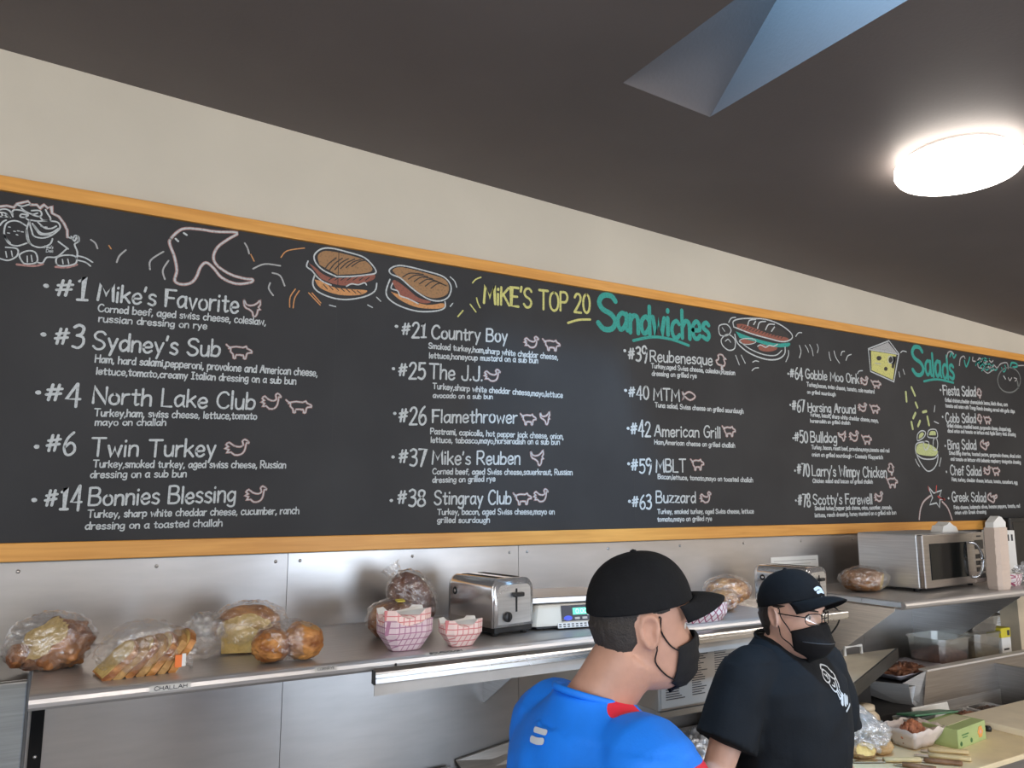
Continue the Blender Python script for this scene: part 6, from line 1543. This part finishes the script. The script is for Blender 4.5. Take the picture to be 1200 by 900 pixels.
    for i in range(nv + 1):
        v = i / nv; row = []
        for k in range(nu + 1):
            u = 2 * k / nu - 1
            mid = 1 - abs(u)
            if mask_kind == 'peak':      # folded respirator: a beak along a level ridge
                zt = 0.107 - 0.030 * abs(u) ** 1.2; zb = -0.022 + 0.044 * abs(u) ** 1.3; z = zb + (zt - zb) * v
                bul = 0.034 * (1 - abs(u) ** 1.7) * max(0.12, 1 - abs(v - 0.52) * 1.9); ang = 68 * u
            else:
                zt = 0.104 - 0.022 * abs(u) ** 1.5; zb = -0.013 + 0.026 * abs(u) ** 1.5; z = zb + (zt - zb) * v
                bul = 0.020 * (1 - abs(u) ** 2) * (0.55 + 0.45 * math.sin(PI * v)) + 0.0015 * math.sin(v * PI * 7) * (1 - u * u); ang = 60 * u
            p = head_pt(max(z, -0.004), ang, 0.0055); p.z = z
            nose = 0.020 * math.exp(-(p.y / .014) ** 2) * max(0, min(1, (z - .055) / .02)) * max(0.45, min(1, (0.125 - z) / .03))
            p.x += bul * max(0, math.cos(math.radians(ang))) + max(0, nose - bul * .55); p.y += bul * 0.3 * math.sin(math.radians(ang))
            if z < 0.004: p.x -= (0.004 - z) * 0.9
            row.append(Mh @ p)
        grid.append(row)
    vs = [p for r in grid for p in r]; w_ = nu + 1
    m.add(vs, [(i * w_ + j, i * w_ + j + 1, (i + 1) * w_ + j + 1, (i + 1) * w_ + j) for i in range(nv) for j in range(nu)], 0, True)
    mask_m = mat('black_mask_cloth', (0.008, 0.008, 0.0095), 0.75, spec=0.3, var=0.2, scale=70, bump=0.1, bscale=150)
    mk = m.build('face_mask', mask_m, root); sm = mk.modifiers.new('thickness', 'SOLIDIFY'); sm.thickness = 0.0022
    for s in (-1, 1):
        k = nu if s > 0 else 0
        top = Mh.inverted() @ grid[nv - 2][k]; bot = Mh.inverted() @ grid[2][k]
        e1 = Vector((0.006, s * 0.0775, 0.137)); e2 = Vector((0.002, s * 0.0745, 0.084)); em = Vector((-0.016, s * 0.069, 0.112))
        def on(z, a): return head_pt(z, s * a, 0.0022)
        m = MB(); m.tube([Mh @ Vector(p) for p in spline([top, on(top.z + .012, 72), on(0.112, 84), e1, em], 4)], 0.0014, 6)
        m.tube([Mh @ Vector(p) for p in spline([bot, on(bot.z + .012, 74), on(0.056, 88), e2, em], 4)], 0.0014, 6); m.build('ear_loop', mask_m, mk)
    if mask_kind == 'peak':
        m = MB(); r = nv // 2 + 1
        m.tube([grid[r][k] + (Mh.to_3x3() @ Vector((0.0016, 0, 0))) for k in range(3, nu - 2)], 0.0011, 6); m.build('mask_seam', mat('mask_seam_grey', (0.07, 0.07, 0.075), 0.5), mk)
    # ---- glasses
    if glasses:
        gm = mat('glasses_black', (0.010, 0.010, 0.011), 0.25); m = MB()
        for s in (-1, 1):
            rim = [(0.1085 - 0.018 * abs(math.sin(0)) - ((cy - 0.0) ** 2) * 6.0, s * cy, cz_) for cy, cz_ in [(0.034 + 0.0265 * sq(math.cos(q)), 0.113 + 0.0155 * sq(math.sin(q))) for q in [2 * PI * k / 32 for k in range(33)]]]
            m.tube([Mh @ Vector(p) for p in rim], 0.0014, 6)
            m.tube([Mh @ Vector(p) for p in spline([(0.0865, s * 0.060, 0.119), (0.078, s * 0.0715, 0.121), (0.04, s * 0.0795, 0.122), (0.012, s * 0.0800, 0.1225), (0.002, s * 0.0770, 0.1225)], 4)], 0.0018, 6)
            m.tube([Mh @ Vector(p) for p in [(0.0935, s * 0.050, 0.1285), (0.0865, s * 0.0605, 0.119)]], 0.002, 6)
        m.tube([Mh @ Vector(p) for p in spline([(0.108, 0.009, 0.114), (0.1185, 0.004, 0.118), (0.1185, -0.004, 0.118), (0.108, -0.009, 0.114)], 4)], 0.0014, 6)
        g = m.build('eyeglasses', gm, root)
        lm = plastic('lens', haze=0.02, rough=0.03, bscale=2, bump=0.0)
        for s in (-1, 1):
            m = MB(); m.add([Mh @ Vector((0.1085 - ((cy) ** 2) * 6.0, s * cy, cz_)) for cy, cz_ in [(0.034 + 0.026 * sq(math.cos(q)), 0.113 + 0.015 * sq(math.sin(q))) for q in [2 * PI * k / 32 for k in range(32)]]], [tuple(range(24))]); m.build('lens', lm, g, False)
    # ---- shirt
    m = MB(); R = roundness
    rings = [(0.84, -.01, .150, .205), (0.95, 0, .148, .200), (1.08, .006 + L * .1, .142, .192), (1.20, .012 + L * .3, .142, .196), (1.31, .010 + L * .55, .140, .204), (1.365, .004 + L * .7, .130, .208), (1.405, -.004 + L * .8, .112, .190), (1.437, -.012 + L * .86, .092, .150), (1.462, -.018 + L * .9, .074, .104), (1.482, -.022 + L * .93, .064, .072), (1.494, -.024 + L * .95, .058, .062)]
    m.loft([ell_ring(cx - R * max(0, min(1, (z - 1.1) / .3)), 0, rx + R, ry, z, 48, 2.2) for z, cx, rx, ry in rings], 0, True, True, K)
    for s, (p0, p1, p2) in sh.items():
        e = (p1 - p0).normalized(); q = p0 + e * sleeve
        limb(m, [p0 + Vector((0, -s * .075, .005)), p0 + Vector((0, -s * .02, .004)), p0.lerp(q, .5), q], [.072, .080, .082, .088], 24, K)
    def wr(me):
        for v in me.vertices:
            p = v.co; f = noise.noise(Vector((p.x * 9, p.y * 9, p.z * 5 + 3))) * .008 + noise.noise(Vector((p.x * 14 + p.z * 12, p.y * 14 - p.z * 7, p.z * 5))) * .007
            if p.z < 1.44 * S: v.co = p + v.normal * f
        if shirt_post: shirt_post(me)
    shirt = voxel(m, 'shirt', shirt_m, 0.0065 * S, root, 4, wr)
    m = MB(); cc = Vector((-.022 + L * .95, 0, 1.484))
    m.tube([K @ (cc + Vector((0.0605 * math.cos(q), 0.0645 * math.sin(q), -collar_tilt * math.cos(q)))) for q in [2 * PI * k / 40 for k in range(41)]], 0.0048 * S, 10, flat=1.3); col_o = m.build('collar', collar_m or shirt_m[0], shirt)
    # ---- trousers and shoes
    m = MB(); m.loft([ell_ring(-.005, 0, rx, ry, z) for z, rx, ry in ((0.80, .125, .175), (0.88, .135, .182), (0.97, .128, .172), (1.0, .122, .165))], 0, True, True, K)
    for s in (-1, 1): limb(m, [(0, s * .088, .90), (0.005, s * .094, .72), (0.012, s * .10, .50), (-.010, s * .102, .30), (-.018, s * .102, .075)], [.108, .098, .078, .070, .064], 18, K)
    voxel(m, 'trousers', mat('dark_trousers', (0.02, 0.021, 0.026), 0.8), 0.009 * S, root, 3)
    for s in (-1, 1):
        m = MB(); m.loft([[(x, s * .102 + y * w, q * h) for y, q in [(math.cos(2 * PI * k / 16), max(0, (math.sin(2 * PI * k / 16) + .6) / 1.6)) for k in range(16)]] for x, w, h in ((-.085, .034, .075), (-.04, .044, .10), (.03, .05, .095), (.09, .054, .065), (.15, .052, .05), (.19, .036, .038))], 0, True, True, K); m.build('shoe', M_rubber, root)
    return root, body, shirt, cap, Mh, K
M_skin = mat('skin_tan', (0.50, 0.275, 0.195), 0.5, var=0.10, scale=25, bump=0.04, bscale=160)
M_skin2 = mat('skin_light', (0.70, 0.43, 0.33), 0.5, var=0.10, scale=25, bump=0.04, bscale=160)
M_hair = mat('black_short_hair', (0.030, 0.024, 0.021), 0.7, scale=120, bump=0.4, bscale=260)
M_hair2 = mat('dark_brown_hair', (0.022, 0.016, 0.013), 0.6, scale=120, bump=0.5, bscale=220)
M_blue = mat('blue_jersey', (0.004, 0.21, 0.90), 0.65, var=0.10, scale=10, bump=0.08, bscale=220)
M_red = mat('red_panel', (0.62, 0.03, 0.06), 0.65); M_navy = mat('black_shirt_cloth', (0.007, 0.009, 0.012), 0.85, spec=0.3, var=0.15, scale=14, bump=0.08, bscale=220)
def decal(obj, root, name, strokes, place, dirn, m, off=0.0025, fills=()):
    """marks printed on cloth: strokes laid onto the surface they sit on"""
    me = obj.data; bv = BVHTree.FromPolygons([v.co.copy() for v in me.vertices], [tuple(p.vertices) for p in me.polygons])
    mb = MB()
    def pl(u, v):
        o = place(u, v); hit, nrm, _, _ = bv.ray_cast(o, dirn, 1.0)
        return (hit - dirn * off) if hit is not None else o + dirn * 0.25
    for w, pts in strokes:
        q = spline(pts, 3); q2 = []
        for a, b in zip(q, q[1:]):
            n = max(1, int(math.hypot(b[0] - a[0], b[1] - a[1]) / 0.006))
            q2 += [(a[0] + (b[0] - a[0]) * i / n, a[1] + (b[1] - a[1]) * i / n) for i in range(n)]
        ribbon(mb, q2 + [q[-1]], w, pl)
    o = mb.build(name, m, obj, False)
    return o
# the man in the blue jersey, turned away, head in profile to the right
def blue_post(me):
    A, B_ = Vector((0.035, -0.080, 1.462)), Vector((0.075, -0.172, 1.36)); vals = []
    for v in me.vertices:
        c = v.co / 1.048; c = Vector((c.x, -abs(c.y), c.z))
        t = max(0, min(1, (c - A).dot(B_ - A) / (B_ - A).length_squared)); d = (c - (A + (B_ - A) * t)).length - 0.036
        e = max(c.y + 0.172, 0.018 - c.x, c.z - 1.425)   # the front half of the sleeve
        vals.append(min(d, e))
    me.attributes.new('trim', 'FLOAT', 'POINT').data.foreach_set('value', vals)
nt_ = M_blue.node_tree; at_ = nt_.nodes.new('ShaderNodeAttribute'); at_.attribute_name = 'trim'
lt_ = nt_.nodes.new('ShaderNodeMath'); lt_.operation = 'LESS_THAN'; lt_.inputs[1].default_value = 0.0; link(nt_, at_.outputs['Fac'], lt_.inputs[0])
mx_ = nt_.nodes.new('ShaderNodeMix'); mx_.data_type = 'RGBA'; mx_.inputs['B'].default_value = (0.70, 0.02, 0.05, 1)
b_ = nt_.nodes['Principled BSDF']; src_ = b_.inputs['Base Color'].links[0].from_socket
link(nt_, lt_.outputs[0], mx_.inputs['Factor']); link(nt_, src_, mx_.inputs['A']); link(nt_, mx_.outputs['Result'], b_.inputs['Base Color'])
M_blue_plain = mat('blue_collar', (0.004, 0.21, 0.90), 0.65)
blue, b_body, b_shirt, b_cap, b_Mh, b_K = man('person', 'person in a bright blue jersey, black cap and black mask, seen from behind in profile', (0.824, -1.520, 0), math.radians(-3), 1.048, -12, 3, (0.098, -0.033), 0.045,
    {1: ((0.18, 0.26, -0.95), (0.45, -0.05, -0.9), (0, -1, 0)), -1: ((0.20, -0.28, -0.94), (0.35, 0.05, -0.93), (0, 1, 0))}, M_skin, [M_blue], M_hair, -11, 'flat', blue_post, hair_low=0.052, head_z=1.497, head_s=0.905, head_w=0.96, collar_m=M_blue_plain, collar_tilt=0.017)
decal(b_shirt, blue, 'back_logo', [(0.009, [(-0.018, 0.010), (0.0, 0.012), (0.020, 0.014)]), (0.011, [(-0.022, -0.006), (0.0, -0.004), (0.018, 0.0)])], lambda u, v: Vector((-0.45, -u + 0.01, 1.492 + v)), Vector((1, 0, 0)), mat('logo_white', (0.70, 0.74, 0.80), 0.6))
# the man in black, three-quarter view to the right
dark, d_body, d_shirt, d_cap, d_Mh, d_K = man('person', 'person in a black shirt, black cap, glasses and black mask, looking right', (1.893, -1.047, 0), math.radians(-88), 1.003, 4, 1, (0.035, 0), 0.0,
    {1: ((0.05, 0.12, -0.99), (0.75, -0.05, -0.66), (0, 0, -1)), -1: ((0.02, -0.50, -0.85), (0.20, -0.62, -0.76), (0.3, 0.5, -0.8))}, M_skin2, [M_navy], M_hair2, -13, 'peak', None, True, hair_low=0.038, head_z=1.448, head_s=1.0, skull=0.94, sleeve=0.19, head_w=0.93)
LG = mat('logo_grey_white', (0.55, 0.58, 0.60), 0.7)
def emblem(k):
    s = []
    for pts in ([(-.5, .8), (-.2, 1), (.2, .95), (.5, .8), (.6, .5)], [(-.6, .6), (-.75, .3), (-.5, 0), (-.1, .1), (.0, .5), (-.3, .75), (-.6, .6)], [(.0, .5), (.3, .2), (.6, .1), (.8, .3)], [(-.4, 0), (-.3, -.4), (0, -.6), (.3, -.4), (.5, .05)],
                [(-.45, .5), (-.3, .35)], [(-.2, .45), (-.25, .2)], [(-.1, -.2), (.1, -.3), (.2, -.1)], [(.5, .7), (.75, .4), (.7, -.1), (.55, -.4)], [(.1, -.55), (.15, -.95)], [(.25, -.55), (.4, -.9)], [(.45, -.5), (.62, -.85)], [(.15, -1.05), (.75, -.9)]):
        s.append((0.10 * k, [(x * k, y * k) for x, y in pts]))
    return s
decal(d_shirt, dark, 'chest_logo', emblem(0.042), lambda u, v: Vector((0.45, 0.052 + u * .9, 1.385 + v)), Vector((-1, 0, 0)), LG)
decal(d_shirt, dark, 'chest_logo_text', [(0.010, [(0.0, 0), (0.016, 0.022)]), (0.010, [(0.014, -0.004), (0.03, 0.018)]), (0.010, [(0.028, -0.002), (0.040, 0.012)]), (0.006, [(0.012, -0.020), (0.046, -0.008)])], lambda u, v: Vector((0.45, 0.060 + u, 1.328 + v)), Vector((-1, 0, 0)), LG)
ci = d_Mh.to_3x3().normalized()
def cap_place(u, v): return d_Mh @ Vector((0.40, u + 0.012, 0.183 + v))
decal(d_cap, dark, 'cap_logo', [(0.008, [(-.03, .012), (-.012, .016), (.004, .010)]), (0.008, [(-.024, .004), (-.008, .006), (.008, .002)]), (0.006, [(-.012, -.010), (.012, -.014), (.026, -.012)])], cap_place, (ci @ Vector((-1, 0, 0))).normalized(), mat('cap_logo_white', (0.62, 0.70, 0.78), 0.6))
